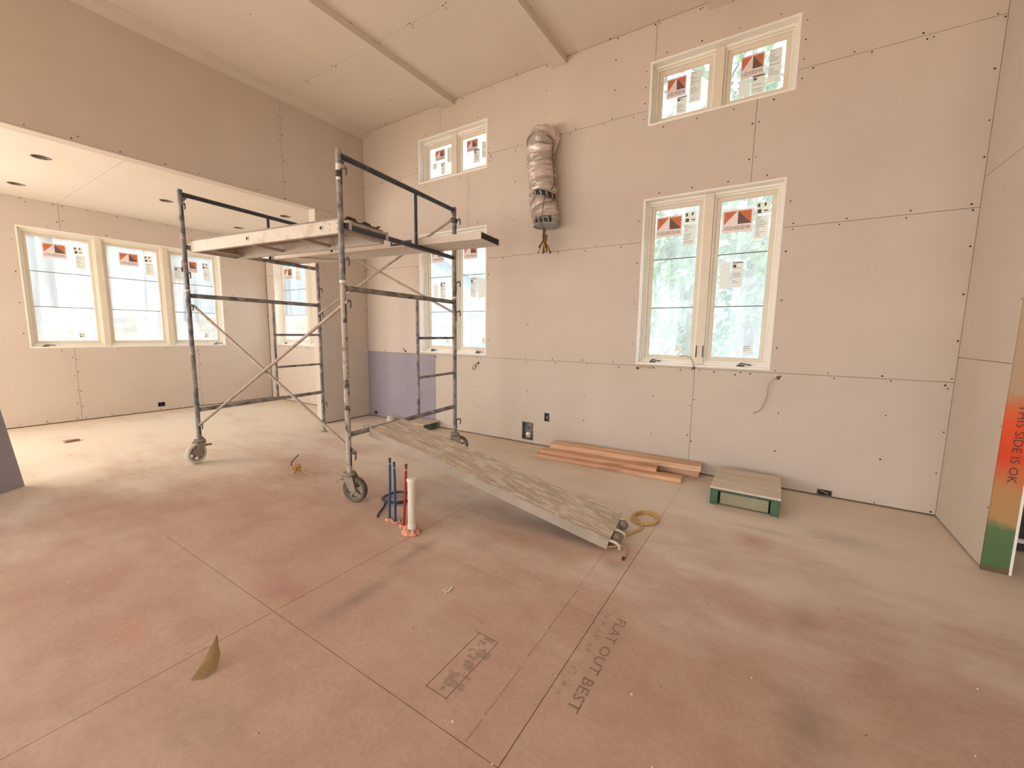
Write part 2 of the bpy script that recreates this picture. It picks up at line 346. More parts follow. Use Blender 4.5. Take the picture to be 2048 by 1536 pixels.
def tag(o, label, cat, group=None):
    o['label'] = label; o['category'] = cat
    if group: o['group'] = group
    return o
def thing(name, label, cat, loc=(0, 0, 0), rot=(0, 0, 0), group=None): return tag(empty(name, loc, rot), label, cat, group)
def struct(o): o['kind'] = 'structure'; return o
def stuff(o): o['kind'] = 'stuff'; return o
def copy_tree(o, parent=None):
    c = o.copy(); COL.objects.link(c); c.parent = parent
    for ch in o.children: copy_tree(ch, c)
    return c
def curve_mesh(cu):
    o = bpy.data.objects.new('tmp', cu); COL.objects.link(o); dg = bpy.context.evaluated_depsgraph_get()
    me = bpy.data.meshes.new_from_object(o.evaluated_get(dg)); bpy.data.objects.remove(o); return me
def text_mesh(txt, size, width=None, flip=False, ext=0.0):
    cu = bpy.data.curves.new('lettering', 'FONT'); cu.body = txt; cu.size = size; cu.align_x = 'CENTER'; cu.align_y = 'CENTER'; cu.extrude = ext; cu.resolution_u = 2
    me = curve_mesh(cu); xs = [v.co.x for v in me.vertices]; k = (width / (max(xs) - min(xs))) if width else 1.0
    for v in me.vertices: v.co.x *= -k if flip else k
    return me
def spline(pts, n=8):
    """Catmull-Rom through points"""
    P = [Vector(p) for p in pts]; P = [P[0] * 2 - P[1]] + P + [P[-1] * 2 - P[-2]]; out = []
    for i in range(1, len(P) - 2):
        for k in range(n):
            t = k / n; a, b, c, d = P[i - 1:i + 3]
            out.append(0.5 * ((2 * b) + (c - a) * t + (2 * a - 5 * b + 4 * c - d) * t * t + (3 * b - a - 3 * c + d) * t ** 3))
    out.append(P[-2]); return out

# ------------------------------------------------------------------ structure: sheets on walls, ceilings, floor
G = 0.0016
def sheet(parent, u0, u1, v0, v1, holes=(), m='drywall', name='drywall_sheet', g=G, w0=0.0, w1=T):
    return MB().panel(u0 + g, u1 - g, v0 + g, v1 - g, holes, w0, w1).build(name, m, parent)
SCREW = {}
def screws(parent, pts, r=0.0065):
    mb = MB()
    for u, v in pts:
        n = 7; a0 = random.random(); rr = r * random.uniform(0.75, 1.2)
        mb.add([(u + rr * math.cos(a0 + 2 * PI * k / n), -0.0012, v + rr * math.sin(a0 + 2 * PI * k / n)) for k in range(n)] + [(u, -0.0018, v)], [(k, (k + 1) % n, n) for k in range(n)])
    o = mb.build('screw_heads', 'screw', parent); return stuff(o)
def edge_screws(u0, u1, v0, v1, holes=(), step=0.34, field=True, inset=0.02):
    P = []
    n = max(1, int((u1 - u0) / step)); k = max(1, int((v1 - v0) / (step * 0.75)))
    for i in range(n + 1):
        u = u0 + inset + (u1 - u0 - 2 * inset) * i / n
        for v in (v0 + inset, v1 - inset):
            P.append((u + random.uniform(-0.03, 0.03), v + random.uniform(-0.008, 0.008)))
            if random.random() < 0.25: P.append((u + random.uniform(-0.03, 0.03), v + random.uniform(-0.03, 0.03)))
    for j in range(1, k):
        v = v0 + (v1 - v0) * j / k
        for u in (u0 + inset, u1 - inset): P.append((u + random.uniform(-0.008, 0.008), v + random.uniform(-0.05, 0.05)))
    if field:
        for i in range(1, n):
            if i % 2 == 0 and random.random() < 0.6:
                u = u0 + (u1 - u0) * i / n
                for j in (1, 2): P.append((u, v0 + (v1 - v0) * j / 3 + random.uniform(-0.05, 0.05)))
    for h in holes:
        for t in range(4):
            P += [(h[0] + (h[1] - h[0]) * (t + 0.5) / 4, h[2] - 0.035), (h[0] + (h[1] - h[0]) * (t + 0.5) / 4, h[3] + 0.035), (h[0] - 0.035, h[2] + (h[3] - h[2]) * (t + 0.5) / 4), (h[1] + 0.035, h[2] + (h[3] - h[2]) * (t + 0.5) / 4)]
    ok = []
    for u, v in P:
        if u0 + 0.008 < u < u1 - 0.008 and v0 + 0.008 < v < v1 - 0.008 and not any(h[0] - 0.02 < u < h[1] + 0.02 and h[2] - 0.02 < v < h[3] + 0.02 for h in holes): ok.append((u, v))
    return ok

# back wall with the four windows.  local x = X, local z = Z, local y = into the wall
OUT_BIG = (-2.536, -2.378, 0.045, 0.262); OUT_S = (-2.236, -2.165, 0.302, 0.402); OUT_LOW = (0.367, 0.470, 0.010, 0.060); OUT_P = (-5.235, -5.165, 0.035, 0.085)
back = struct(MB().panel(XL - 0.128, 1.33, -0.03, ZC + 0.15, [W1, W2, W3, W4, OUT_BIG, OUT_S, OUT_LOW, OUT_P], T, 0.14).build('wall_back', 'stud_core', loc=(0, YB, 0)))
HB = [W1, W2, W3, W4, OUT_BIG, OUT_S, OUT_LOW, OUT_P]
FG = 0.012     # the sheets stop a little above the floor
back_sheets = [(XL, -3.94, FG, J1, 'drywall_purple'), (-3.94, -0.646, FG, J1, 'drywall'), (-0.646, XR, FG, J1, 'drywall'),
               (XL, XR, J1, J2, 'drywall'),
               (XL, -3.364, J2, J3, 'drywall'), (-3.364, -0.304, J2, J3, 'drywall'), (-0.304, XR, J2, J3, 'drywall'),
               (XL, -3.82, J3, ZC, 'drywall'), (-3.82, -1.16, J3, ZC, 'drywall'), (-1.16, XR, J3, ZC, 'drywall')]
pts = []
for u0, u1, v0, v1, m_ in back_sheets:
    sheet(back, u0, u1, v0, v1, HB, m_)
    if m_ != 'drywall_purple': pts += edge_screws(u0, u1, v0, v1, HB[:4])
screws(back, pts)

# left wall: the header over the opening to the nook and the stub beyond it.  local x = Y, local y = -X
left = struct(MB().panel(YREAR, YB + 0.0125, 0, ZC + 0.15, [(-2.6, YJ, -0.1, ZH)], T, 0.1275).build('wall_left', 'stud_core', loc=(XL, 0, 0), rot=(0, 0, PI / 2)))
HL = [(-2.6, YJ, -0.1, ZH)]; pts = []
for u0, u1, v0, v1 in ((YREAR, -0.66, 0, ZC), (-0.66, 3.0, ZH, ZC), (3.0, YB, ZH, ZC), (YJ, YB, FG, ZH)):
    holes = HL if u0 < 0 else ()
    sheet(left, u0, u1, v0, v1, holes)
    if u0 > -1: pts += edge_screws(u0, u1, v0, v1, step=0.30, field=False)
screws(left, pts)
MB().box(YJ, YB, 0.1275, 0.14, FG, ZH).build('drywall_sheet', 'drywall', left)
MB().box(YJ - T, YJ, -0.001, 0.14, FG, ZH - 0.001).build('jamb_return', 'drywall', left)
MB().box(-2.6, YJ, 0.0, 0.14, ZH - T, ZH).build('head_return', 'drywall', left)

struct(MB().bbox(XL - 0.14, XL, -1.1, 0.2, 0.001, 1.0, 0.004).build('wall_half', 'drywall'))
# nook walls
nook = struct(MB().panel(-3.4, YB + 0.14, -0.03, ZH + 0.15, [WN, (2.421, 2.512, 0.073, 0.143)], T, 0.14).build('wall_nook_left', 'stud_core', loc=(XN, 0, 0), rot=(0, 0, PI / 2)))
pts = []
HN = [WN, (2.421, 2.512, 0.073, 0.143)]
for u0, u1, v0, v1 in ((-3.4, 1.558, FG, ZH), (1.558, 3.02, FG, ZH), (3.02, YB, FG, ZH)):
    sheet(nook, u0, u1, v0, v1, HN); pts += edge_screws(u0, u1, v0, v1, [WN], 0.28)
screws(nook, pts, 0.007)
nbk = struct(MB().panel(XN, XL - 0.14, -0.03, ZH + 0.15, [WE], T, 0.14).build('wall_nook_back', 'stud_core', loc=(0, YB, 0)))
pts = []
for u0, u1, v0, v1 in ((XN + T, XL - 0.14, FG, J1), (XN + T, XL - 0.14, J1, J2 + 0.1), (XN + T, XL - 0.14, J2 + 0.1, ZH)):
    sheet(nbk, u0, u1, v0, v1, [WE]); pts += edge_screws(u0, u1, v0, v1, [WE], 0.3, False)
screws(nbk, pts, 0.007)
struct(MB().panel(XN, XL - 0.14, 0, ZH + 0.1, [(-8.1, -5.7, 0.6, 2.5)], -0.14, 0).build('wall_nook_front', 'drywall', loc=(0, -3.4, 0)))  # opening made for the added nook fill lamp

# right wall: short return with a bare painted timber end.  local x = -Y, local y = +X
right = struct(MB().panel(-YB, -YR - 0.016, 0, ZC + 0.15, (), T, 0.108).build('wall_right', 'stud_core', loc=(XR, 0, 0), rot=(0, 0, -PI / 2)))
pts = []
for v0, v1 in ((FG, 1.19), (1.19, 2.41), (2.41, 3.63), (3.63, ZC)):
    sheet(right, -YB, -YR - 0.016, v0, v1); pts += [(-YR - 0.03, v0 + 0.35), (-YR - 0.03, v1 - 0.35)]
screws(right, pts, 0.006)
MB().box(-YR - 0.016, -YR + 0.002, 0.0, 0.108, 0.03, ZC).build('timber_end', 'painted_end', right)
MB().box(-YB, -YR + 0.002, 0.108, 0.12, 0.0, ZC).build('drywall_edge', 'liner_white', right)
MB().box(-YR - 0.016, -YR + 0.004, 0.0, 0.108, 0.0, 0.03).build('sill_plate', 'stud_core', right)
# hand lettering on the orange paint, reading down the post
me = text_mesh('THIS SIDE IS OK', 0.052, 0.44); me.materials.append(M['wire_brown'])
for v in me.vertices: v.co.z = 0
lt = bpy.data.objects.new('hand_lettering', me); COL.objects.link(lt); lt.parent = right
lt.matrix_local = Matrix.Translation((-YR + 0.0035, 0.060, 0.75)) @ Matrix(((0, 0, 1, 0), (0, 1, 0, 0), (-1, 0, 0, 0), (0, 0, 0, 1)))

# rear wall (behind the photographer) with three big openings made for the fill lamps, far right wall
rear_holes = [(-4.8, -2.4, 0.1, 2.8), (-1.6, 0.8, 0.1, 2.8), (1.4, 3.0, 0.1, 2.8)]
struct(MB().panel(XN, 4.0, 0, ZC, rear_holes, -0.14, 0).build('wall_rear', 'drywall', loc=(0, YREAR, 0)))
struct(MB().box(3.4, 3.5, YREAR, YB + 0.9, 0, ZC).build('wall_hall_right', 'drywall'))
hb = struct(MB().box(1.215, 3.5, 3.80, 3.90, 0, ZC).build('wall_hall_back', 'hall_dark'))  # near-black colour paints the dimness of the room beyond
struct(MB().box(1.215, 3.5, 3.775, 3.799, 0.06, 0.085).build('trim_1', 'trim_white'))

# main ceiling with boxed beams.  local x = X, local z = -Y, local y = up
ceil = struct(MB().panel(XL, 3.5, -YB - 0.9, -YREAR, (), T, 0.08).build('ceiling', 'stud_core', loc=(0, 0, ZC), rot=(PI / 2, 0, 0)))
cy = 3.03
B0 = (XL, -5.195); B1 = (-3.765, -3.585); B2 = (-2.24, -2.07)
pts = []
for u0, u1 in ((XL, B1[0] + 0.02), (B1[1] - 0.02, B2[0] + 0.02), (B2[1] - 0.02, 0.3), (0.3, 3.5)):
    for v0, v1 in ((-YB, -cy), (-cy, -cy + 2.44), (-cy + 2.44, -YREAR)):
        sheet(ceil, u0, u1, v0, v1, (), 'drywall_ceiling', 'ceiling_sheet')
        if v0 < -1: pts += edge_screws(u0, u1, v0, v1, (), 0.45)
screws(ceil, pts, 0.007)
for k, (a, b) in enumerate((B0, B1, B2, (-0.72, -0.55))):
    tb = struct(MB().box(a + 0.01, b - 0.01, YREAR, YB - 0.001, 4.105, ZC - 0.001).build('trim_%d' % (k + 2), 'stud_core'))
    z = 4.095
    MB().box(a, b, YREAR, YB - 0.002, z, z + 0.01).build('beam_soffit', 'drywall_ceiling', tb)
    MB().box(b - 0.0095, b, YREAR, YB - 0.002, z + 0.0112, ZC - 0.0005).build('beam_face', 'drywall_ceiling', tb)
    MB().box(a, a + 0.0095, YREAR, YB - 0.002, z + 0.0112, ZC - 0.0005).build('beam_face', 'drywall_ceiling', tb)

# nook ceiling: sheets with round can-light cut-outs
ncl = struct(MB().box(XN, XL - 0.14, -3.4, YB, ZH + 0.16, ZH + 0.2).build('ceiling_nook', 'stud_core'))
CANS = [(-6.134, 1.089), (-7.511, 1.110), (-6.755, 2.261), (-6.120, 3.443), (-7.473, 3.433), (-6.134, -0.1), (-7.511, -0.1)]
def holed_sheet(x0, x1, y0, y1, z0, z1, cans, r, name, m_, parent):
    cu = bpy.data.curves.new('sheet', 'CURVE'); cu.dimensions = '2D'; cu.fill_mode = 'BOTH'; cu.extrude = (z1 - z0) / 2
    def sp(pp):
        s = cu.splines.new('POLY'); s.points.add(len(pp) - 1); s.use_cyclic_u = True
        for q, p in zip(s.points, pp): q.co = (p[0], p[1], 0, 1)
    sp([(x0, y0), (x1, y0), (x1, y1), (x0, y1)])
    for c in cans: sp([(c[0] + r * math.cos(2 * PI * k / 28), c[1] + r * math.sin(2 * PI * k / 28)) for k in range(28)])
    me = curve_mesh(cu); me.materials.clear(); me.materials.append(M[m_])
    o = bpy.data.objects.new(name, me); COL.objects.link(o); o.location = (0, 0, (z0 + z1) / 2); o.parent = parent; return o
for y0, y1 in ((-3.4, 1.537), (1.537, 2.68), (2.68, YB)):
    holed_sheet(XN + G, XL - 0.12, y0 + G, y1 - G, ZH, ZH + T, [c for c in CANS if y0 < c[1] < y1], 0.075, 'ceiling_sheet', 'drywall_ceiling', ncl)
can_names = ['nearest the header on the left', 'over the three-part window, leftmost in view', 'in the middle of the nook ceiling', 'nearest the plain drywall stub', 'by the far corner of the nook']
for k, (x, y) in enumerate(CANS[:5]):
    t = thing('recessed_light', 'unlit round recessed light can ' + can_names[k], 'light', (x, y, ZH), group='recessed cans in the nook ceiling')
    MB().lathe([(0.0742, 0.001), (0.0742, 0.11), (0.02, 0.13), (0.0, 0.13)], 24).build('can_housing', 'can_inside', t, True)
    MB().lathe([(0.068, 0.004), (0.074, 0.004), (0.074, 0.012), (0.068, 0.012)], 24, closed=True).build('can_rim', 'outlet_metal', t, True)
    MB().lathe([(0.0, 0.075), (0.022, 0.075), (0.028, 0.10), (0.02, 0.128)], 16).build('lamp_socket', 'can_inside', t, True)

# subfloor.  local x = X, local z = Y, local y = down
flo = struct(MB().box(XN - 0.2, 3.6, YREAR - 0.2, YB + 0.9, -0.06, -0.02).build('floor', 'gap_dark'))
def fpanel(x0, x1, y0, y1):
    g = lambda c, lst: 0.0016 if any(abs(c - q) < 1e-3 for q in lst) and y0 < 2.5 and -3.2 < x0 < 0.6 else 0.00005
    return MB().box(x0 + g(x0, (-1.905, -0.62)), x1 - g(x1, (-1.905, -0.62)), y0 + g(y0, (0.919, 1.732)), y1 - g(y1, (0.919, 1.732)), -0.018, 0.0).build('subfloor_panel', 'subfloor', flo)
cols = [(-8.33, -7.045, (0.3, 2.74)), (-7.045, -5.76, (-1.0, 1.44, 3.88)), (-5.76, -4.475, (0.2, 2.64)), (-4.475, -3.19, (-0.7, 1.74, 4.18)), (-3.19, -1.905, (-1.52, 0.919, 3.36)),
        (-1.905, -0.62, (-1.52, 0.919, 1.732, 4.17)), (-0.62, 0.665, (-2.1, 0.34, 2.78)), (0.665, 1.95, (-0.9, 1.54, 3.98)), (1.95, 3.5, (0.2, 2.6))]
for x0, x1, ys in cols:
    yy = [YREAR] + [y for y in ys if YREAR < y < YB + 0.8] + [YB + 0.85]
    for a, b in zip(yy[:-1], yy[1:]): fpanel(x0, x1, a, b)
def floor_text(txt, h, width, cx, cy, ang, m_='osb_print', name='printed_lettering'):
    me = text_mesh(txt, h, width); me.materials.append(M[m_]); o = bpy.data.objects.new(name, me); COL.objects.link(o); o.parent = flo
    o.location = (cx, cy, 0.0007); o.rotation_euler = (0, 0, ang); return o
# panel print: reads from the far end towards the camera
floor_text('FLAT OUT BEST', 0.062, 0.56, -0.515, 1.50, -PI / 2)
mb = MB()
for a, b, c, d in ((-1.015, -1.012, 1.012, 1.345), (-0.915, -0.912, 1.012, 1.345), (-1.015, -0.912, 1.012, 1.015), (-1.03, -0.92, 1.342, 1.345)): mb.box(a, b, c, d, 0.0001, 0.0006)
stuff(mb.build('printed_stamp_frame', 'osb_line', flo))
mb = MB()     # worn, unreadable stamp ink
for k in range(34):
    x = random.uniform(-1.0, -0.93); y = random.uniform(1.03, 1.33); mb.box(x, x + random.uniform(0.008, 0.05), y, y + random.uniform(0.004, 0.02), 0.0001, 0.0003 + k * 0.00001)
for k in range(44):
    x = random.uniform(-0.60, -0.575); y = random.uniform(1.22, 1.80); mb.box(x, x + random.uniform(0.004, 0.025), y, y + random.uniform(0.002, 0.007), 0.0001, 0.0003 + k * 0.00001)
stuff(mb.build('worn_stamp_ink', 'osb_faint', flo))
mb = MB(); y = 0.93
while y < 2.26:
    l = random.uniform(0.05, 0.2); x = -0.755 - 0.0285 * (y - 0.93); mb.box(x - 0.0012, x + 0.0012, y, y + l, 0.0001, 0.0005); y += l + random.uniform(0.005, 0.06)
stuff(mb.build('printed_nail_line', 'osb_print', flo))

# ------------------------------------------------------------------ windows
def sign(parent, u, v, w, wid, hgt):
    """orange, brown and cream maker's sign with mirrored lettering (seen from its back)"""
    t = MB().box(-wid / 2, wid / 2, -0.0008, 0.0, -hgt / 2, hgt / 2).build('sticker', 'sign_paper', parent, loc=(u, w, v))
    x0, x1 = -wid * 0.45, wid * 0.45; zt, zb = hgt * 0.43, -hgt * 0.14; y = -0.0012; gap = wid * 0.012
    MB().add([(x0, y, zt), (-gap, y, zt), (x0, y, zb)], [(0, 2, 1)]).add([(gap, y, zt), (x1, y, zt), (x1, y, zb)], [(0, 2, 1)]).build('orange_print', 'sign_orange', t)
    MB().add([(gap, y, zt), (x1, y, zb), (gap, y, zb)], [(0, 2, 1)]).build('brown_print', 'sign_brown', t)
    me = text_mesh('ANDERSEN', hgt * 0.24, wid * 0.86, flip=True); me.materials.append(M['sign_brown'])
    o = bpy.data.objects.new('lettering', me); COL.objects.link(o); o.parent = t; o.location = (0, -0.0014, -hgt * 0.31); o.rotation_euler = (PI / 2, 0, 0)
    return t
def label(parent, u, v, w, wid, hgt, kind=0):
    t = MB().box(-wid / 2, wid / 2, -0.0008, 0.0, -hgt / 2, hgt / 2).build('sticker', 'label_paper', parent, loc=(u, w, v))
    if kind == 2: return t
    mb = MB(); y0, y1 = -0.0014, -0.001
    rows = max(2, int(hgt / 0.017))
    for r in range(rows):
        z = hgt * 0.44 - r * hgt * 0.88 / rows; l = random.uniform(0.3, 0.95)
        if kind == 1 and r == 0: mb.box(-wid * 0.46, wid * 0.46, y0, y1, z - 0.004, z + 0.004); continue
        if random.random() < 0.2: continue
        mb.box(-wid * 0.42, -wid * 0.42 + wid * 0.84 * l, y0, y1, z - 0.0016, z + 0.0016)
    if kind == 1: mb.box(-wid * 0.42, -wid * 0.15, y0, y1, hgt * 0.26, hgt * 0.37)
    if kind == 3:
        mb = MB()
        for a, b, c, d in ((-0.4, -0.22, 0.1, 0.4), (0.1, 0.25, 0.15, 0.42), (-0.38, -0.1, -0.42, -0.1), (0.1, 0.4, -0.3, -0.2)): mb.box(a * wid, b * wid, y0, y1, c * hgt, d * hgt)
    mb.build('printed_lines', 'label_ink', t); return t
def window(name, loc, rot, width, height, ncol, rows, stickers, handles=(), liner=0.10, locks=()):
    """local x across, z up, y outwards from the room face"""
    W = struct(empty(name, loc, rot))
    MB().ring(0.001, width - 0.001, 0.001, height - 0.001, 0.018, 0.001, liner).build('jamb_liner', 'liner_white', W)
    MB().ring(0.0185, width - 0.0185, 0.0185, height - 0.0185, 0.022, liner - 0.022, 0.135).build('window_frame', 'cream_wood', W)
    a0, a1 = 0.0405, width - 0.0405; mull = 0.075; cw = (a1 - a0 - mull * (ncol - 1)) / ncol; z0, z1 = 0.0405, height - 0.0405
    for c in range(ncol - 1):
        x = a0 + cw * (c + 1) + mull * c; MB().bbox(x, x + mull, liner - 0.034, 0.135, z0 - 0.02, z1 + 0.02, 0.003).build('mullion', 'sash_tan', W)
    gy = liner + 0.032
    for c in range(ncol):
        x0 = a0 + c * (cw + mull); x1 = x0 + cw
        S = MB().ring(x0 + 0.001, x1 - 0.001, z0 + 0.001, z1 - 0.001, 0.016, liner - 0.008, 0.13).use(1).ring(x0 + 0.017, x1 - 0.017, z0 + 0.017, z1 - 0.017, 0.034, liner + 0.012, 0.13).build('sash', ['cream_wood', 'sash_tan'], W)
        gx0, gx1, gz0, gz1 = x0 + 0.051, x1 - 0.051, z0 + 0.051, z1 - 0.051
        MB().box(gx0, gx1, gy, gy + 0.004, gz0, gz1).build('pane', 'glass', S)
        MB().ring(gx0, gx1, gz0, gz1, 0.005, gy - 0.010, gy - 0.001).build('glazing_bead', 'muntin' if False else 'sash_tan', S)
        for r in range(1, rows):
            z = gz0 + (gz1 - gz0) * r / rows; MB().box(gx0 + 0.0055, gx1 - 0.0055, gy - 0.005, gy - 0.0005, z - 0.0045, z + 0.0045).build('muntin_bar', 'muntin', S)
        pw, ph = gx1 - gx0, gz1 - gz0
        for kind, fx0, fx1, fy0, fy1 in stickers[c] if c < len(stickers) else ():
            u = gx0 + pw * (fx0 + fx1) / 2; v = gz1 - ph * (fy0 + fy1) / 2; sw, sh = pw * (fx1 - fx0), ph * (fy1 - fy0)
            if kind == 'S': sign(W, u, v, gy - 0.0012, sw, sh)
            else: label(W, u, v, gy - 0.0012, sw, sh, kind)
        if c < len(handles) and handles[c] is not None:
            hx = x0 + cw * handles[c]; yb = liner - 0.022
            h = MB().bbox(hx - 0.03, hx + 0.03, yb - 0.014, yb - 0.0005, 0.020, 0.034, 0.003).build('crank_base', 'crank_metal', W)
            MB().tube(spline([(hx - 0.01, yb - 0.012, 0.034), (hx + 0.005, yb - 0.03, 0.050), (hx + 0.05, yb - 0.034, 0.040), (hx + 0.085, yb - 0.034, 0.036)], 4), 0.0055, 6).build('crank_arm', 'crank_metal', h, True)
        if c in locks:
            lx = x1 + 0.008 if c == 0 else x0 - 0.008
            MB().bbox(lx - 0.004, lx + 0.004, liner - 0.046, liner - 0.0345, 0.09, 0.20, 0.002).build('lock_lever', 'crank_metal', W)
    return W
STK_A = [('S', .03, .63, .045, .185), (3, .67, .93, .035, .105), (0, .67, .93, .115, .255), (0, .64, .80, .925, .968)]
STK_B = [('S', .05, .65, .06, .20), (3, .70, .95, .035, .105), (0, .70, .95, .115, .255), (2, .08, .28, .385, .55), (1, .32, .54, .38, .545), (0, .66, .82, .918, .965)]
window('window_1', (W1[0], YB, W1[2]), (0, 0, 0), W1[1] - W1[0], W1[3] - W1[2], 2, 3, [STK_A, STK_B], (0.22, 0.62), locks=(0, 1))
STK_T = [('S', .09, .52, .10, .56), (0, .60, .84, .08, .78), (1, .33, .55, .57, .97)]
STK_T2 = [('S', .18, .62, .10, .58), (0, .70, .93, .12, .80), (1, .42, .66, .57, .97), (2, .17, .38, .62, .96)]
window('window_2', (W2[0], YB, W2[2]), (0, 0, 0), W2[1] - W2[0], W2[3] - W2[2], 2, 1, [STK_T, STK_T2])
window('window_3', (W3[0], YB, W3[2]), (0, 0, 0), W3[1] - W3[0], W3[3] - W3[2], 2, 1,
       [[('S', .24, .68, .10, .45), (0, .78, .98, .12, .60), (1, .50, .68, .55, .95), (2, .12, .32, .50, .70)], [('S', .16, .62, .08, .45), (1, .46, .70, .42, .85), (0, .78, .97, .25, .75)]])
window('window_4', (W4[0], YB, W4[2]), (0, 0, 0), W4[1] - W4[0], W4[3] - W4[2], 2, 3,
       [[('S', .05, .62, .05, .19), (1, .44, .68, .38, .54), (2, .10, .32, .40, .52), (0, .70, .86, .91, .965)], [('S', .05, .62, .05, .19), (1, .34, .58, .36, .54), (2, .66, .92, .38, .54), (0, .82, .96, .91, .965)]], (0.25, 0.7))
SN = [('S', .24, .62, .055, .19), (3, .74, .90, .06, .13), (0, .76, .92, .14, .27), (3, .68, .78, .92, .965)]
window('window_5', (XN, WN[0], WN[2]), (0, 0, PI / 2), WN[1] - WN[0], WN[3] - WN[2], 3, 3, [SN, SN[:3], SN + [(1, .06, .30, .14, .30)]], (0.16, None, 0.85), liner=0.06)
window('window_6', (WE[0], YB, WE[2]), (0, 0, 0), WE[1] - WE[0], WE[3] - WE[2], 2, 3, [[('S', .05, .40, .05, .19), (0, .55, .78, .05, .22)], []], (0.15, None))
# ------------------------------------------------------------------ rolling scaffold (local x: from far frame A to frame B, local y: near to far)
SL, SW_ = 2.049, 1.45
Z0, ZR1, ZR2, ZR3, ZR4, ZTOP = 0.205, 0.526, 1.630, 2.078, 2.551, 2.590
SCF = thing('rolling_scaffold', 'tall grey-blue tubular steel rolling scaffold spattered with plaster', 'scaffold', (-4.755, 1.695, 0), (0, 0, 0.1151))
R = 0.0205; ZJ = 1.665
def lower_frame(x, mleg, mrail, foot_far=Z0):
    f = empty('end_frame', (0, 0, 0), (0, 0, 0), SCF)
    MB().tube([(x, 0, Z0), (x, 0, ZJ)], R, 14).build('leg', mleg, f, True); MB().tube([(x, SW_, foot_far), (x, SW_, ZJ)], R, 14).build('leg', 'scaffold_blue', f, True)
    rail = lambda z, y0, y1, r, m_, n: MB().tube([(x, y0, z), (x, y1, z)], r, 12).build(n, m_, f, True)
    rail(ZR2, R, SW_ - R, R, mrail, 'top_rail'); rail(ZR1, R, SW_ - R, R, mrail, 'bottom_rail')
    yi = 0.84
    MB().tube([(x, yi, ZR1 + R), (x, yi, ZR2 - R)], 0.0145, 10).build('inner_post', mrail, f, True)
    for z in (0.89, 1.26): rail(z, yi + 0.014, SW_ - R, 0.0125, mrail, 'ladder_rung')
    for y in (0, SW_):
        MB().tube([(x, y, ZJ), (x, y, ZJ + 0.02)], R * 1.18, 14).build('coupling_collar', 'label_white', f, True)
    return f
def upper_frame(x, mleg, mrail, mtop):
    f = empty('guard_frame', (0, 0, 0), (0, 0, 0), SCF)
    MB().tube([(x, 0, ZJ + 0.02), (x, 0, ZTOP)], R, 14).build('leg', mleg, f, True); MB().tube([(x, SW_, ZJ + 0.02), (x, SW_, ZTOP - 0.01)], R, 14).build('leg', mleg, f, True)
    MB().tube([(x, R, ZR4), (x, SW_ - R, ZR4)], R, 12).build('top_rail', mtop, f, True)
    MB().tube([(x, R, ZR3), (x, SW_ - R, ZR3)], R, 12).build('bearer_rail', mrail, f, True)
    MB().tube([(x, 0.84, ZR3 + R), (x, 0.84, ZR4 - R)], 0.0145, 10).build('inner_post', mtop, f, True)
    for y, s in ((0, 1), (SW_, -1)):
        MB().add([(x - 0.0035, y + s * R, ZR4 - R), (x - 0.0035, y + s * R, ZR4 - R - 0.05), (x - 0.0035, y + s * 0.06, ZR4 - R), (x + 0.0035, y + s * R, ZR4 - R), (x + 0.0035, y + s * R, ZR4 - R - 0.05), (x + 0.0035, y + s * 0.06, ZR4 - R)], [(0, 1, 2), (5, 4, 3), (0, 3, 4, 1), (1, 4, 5, 2), (2, 5, 3, 0)]).build('corner_gusset', mleg, f)
    return f
FA = lower_frame(0, 'scaffold_blue', 'scaffold_blue', 0.006); FB = lower_frame(SL, 'scaffold_dusty', 'scaffold_blue')
UA = upper_frame(0, 'scaffold_blue', 'scaffold_blue', 'scaffold_navy'); UB = upper_frame(SL, 'scaffold_blue', 'scaffold_navy', 'scaffold_navy')
MB().tube([(0, SW_, 0.0), (0, SW_, 0.008)], 0.045, 14).build('foot_plate', 'scaffold_dusty', FA)
# makers label on the near leg of the guard frame
MB().lathe([(R + 0.0008, 2.38), (R + 0.0008, 2.49)], 14, c=(SL, 0, 0)).build('leg_label', 'label_white', UB)
MB().lathe([(R + 0.0016, 2.40), (R + 0.0016, 2.445)], 14, c=(SL, 0, 0)).build('leg_label_print', 'label_dark', UB)
def brace_lock(x, y, z, s=1, parent=SCF):
    mb = MB().tube([(x + 0.015 * s, y, z), (x + 0.055 * s, y, z)], 0.006, 8)
    mb.tube(spline([(x + 0.05 * s, y, z + 0.012), (x + 0.068 * s, y, z + 0.008), (x + 0.072 * s, y, z - 0.02), (x + 0.066 * s, y, z - 0.045)], 4), 0.006, 6)
    mb.box(x + (0.018 if s > 0 else -0.024), x + (0.024 if s > 0 else -0.018), y - 0.006, y + 0.006, z - 0.10, z + 0.012)
    return mb.build('brace_lock', 'crank_metal', parent, True)
for x, s, f in ((0, 1, UA), (SL, 1, UB)):
    for y in (0, SW_):
        for z in (2.45, 1.83): brace_lock(x, y, z, s, f)
for x, s, f in ((0, 1, FA), (SL, 1, FB)):
    for y in (0, SW_):
        for z in (1.53, 0.385): brace_lock(x, y, z, s * (1 if x == 0 else 1), f)
def brace(p, q, y):
    d = Vector((q[0] - p[0], 0, q[1] - p[1])).normalized()
    P0 = Vector((p[0], y, p[1])); P1 = Vector((q[0], y, q[1]))
    b = MB().tube([P0 + d * 0.03, P1 - d * 0.03], 0.0125, 10).build('cross_brace', 'brace_metal', SCF, True)
    for e, s in ((P0, 1), (P1, -1)):
        MB().tube([e - d * s * 0.012, e + d * s * 0.045], 0.0085, 8, rs=[0.014, 0.0125]).build('flattened_end', 'brace_metal', b, True)
    return b
brace((0.03, 1.53), (SL + 0.03, 0.385), 0.030); brace((0.03, 0.385), (SL + 0.03, 1.53), 0.005)
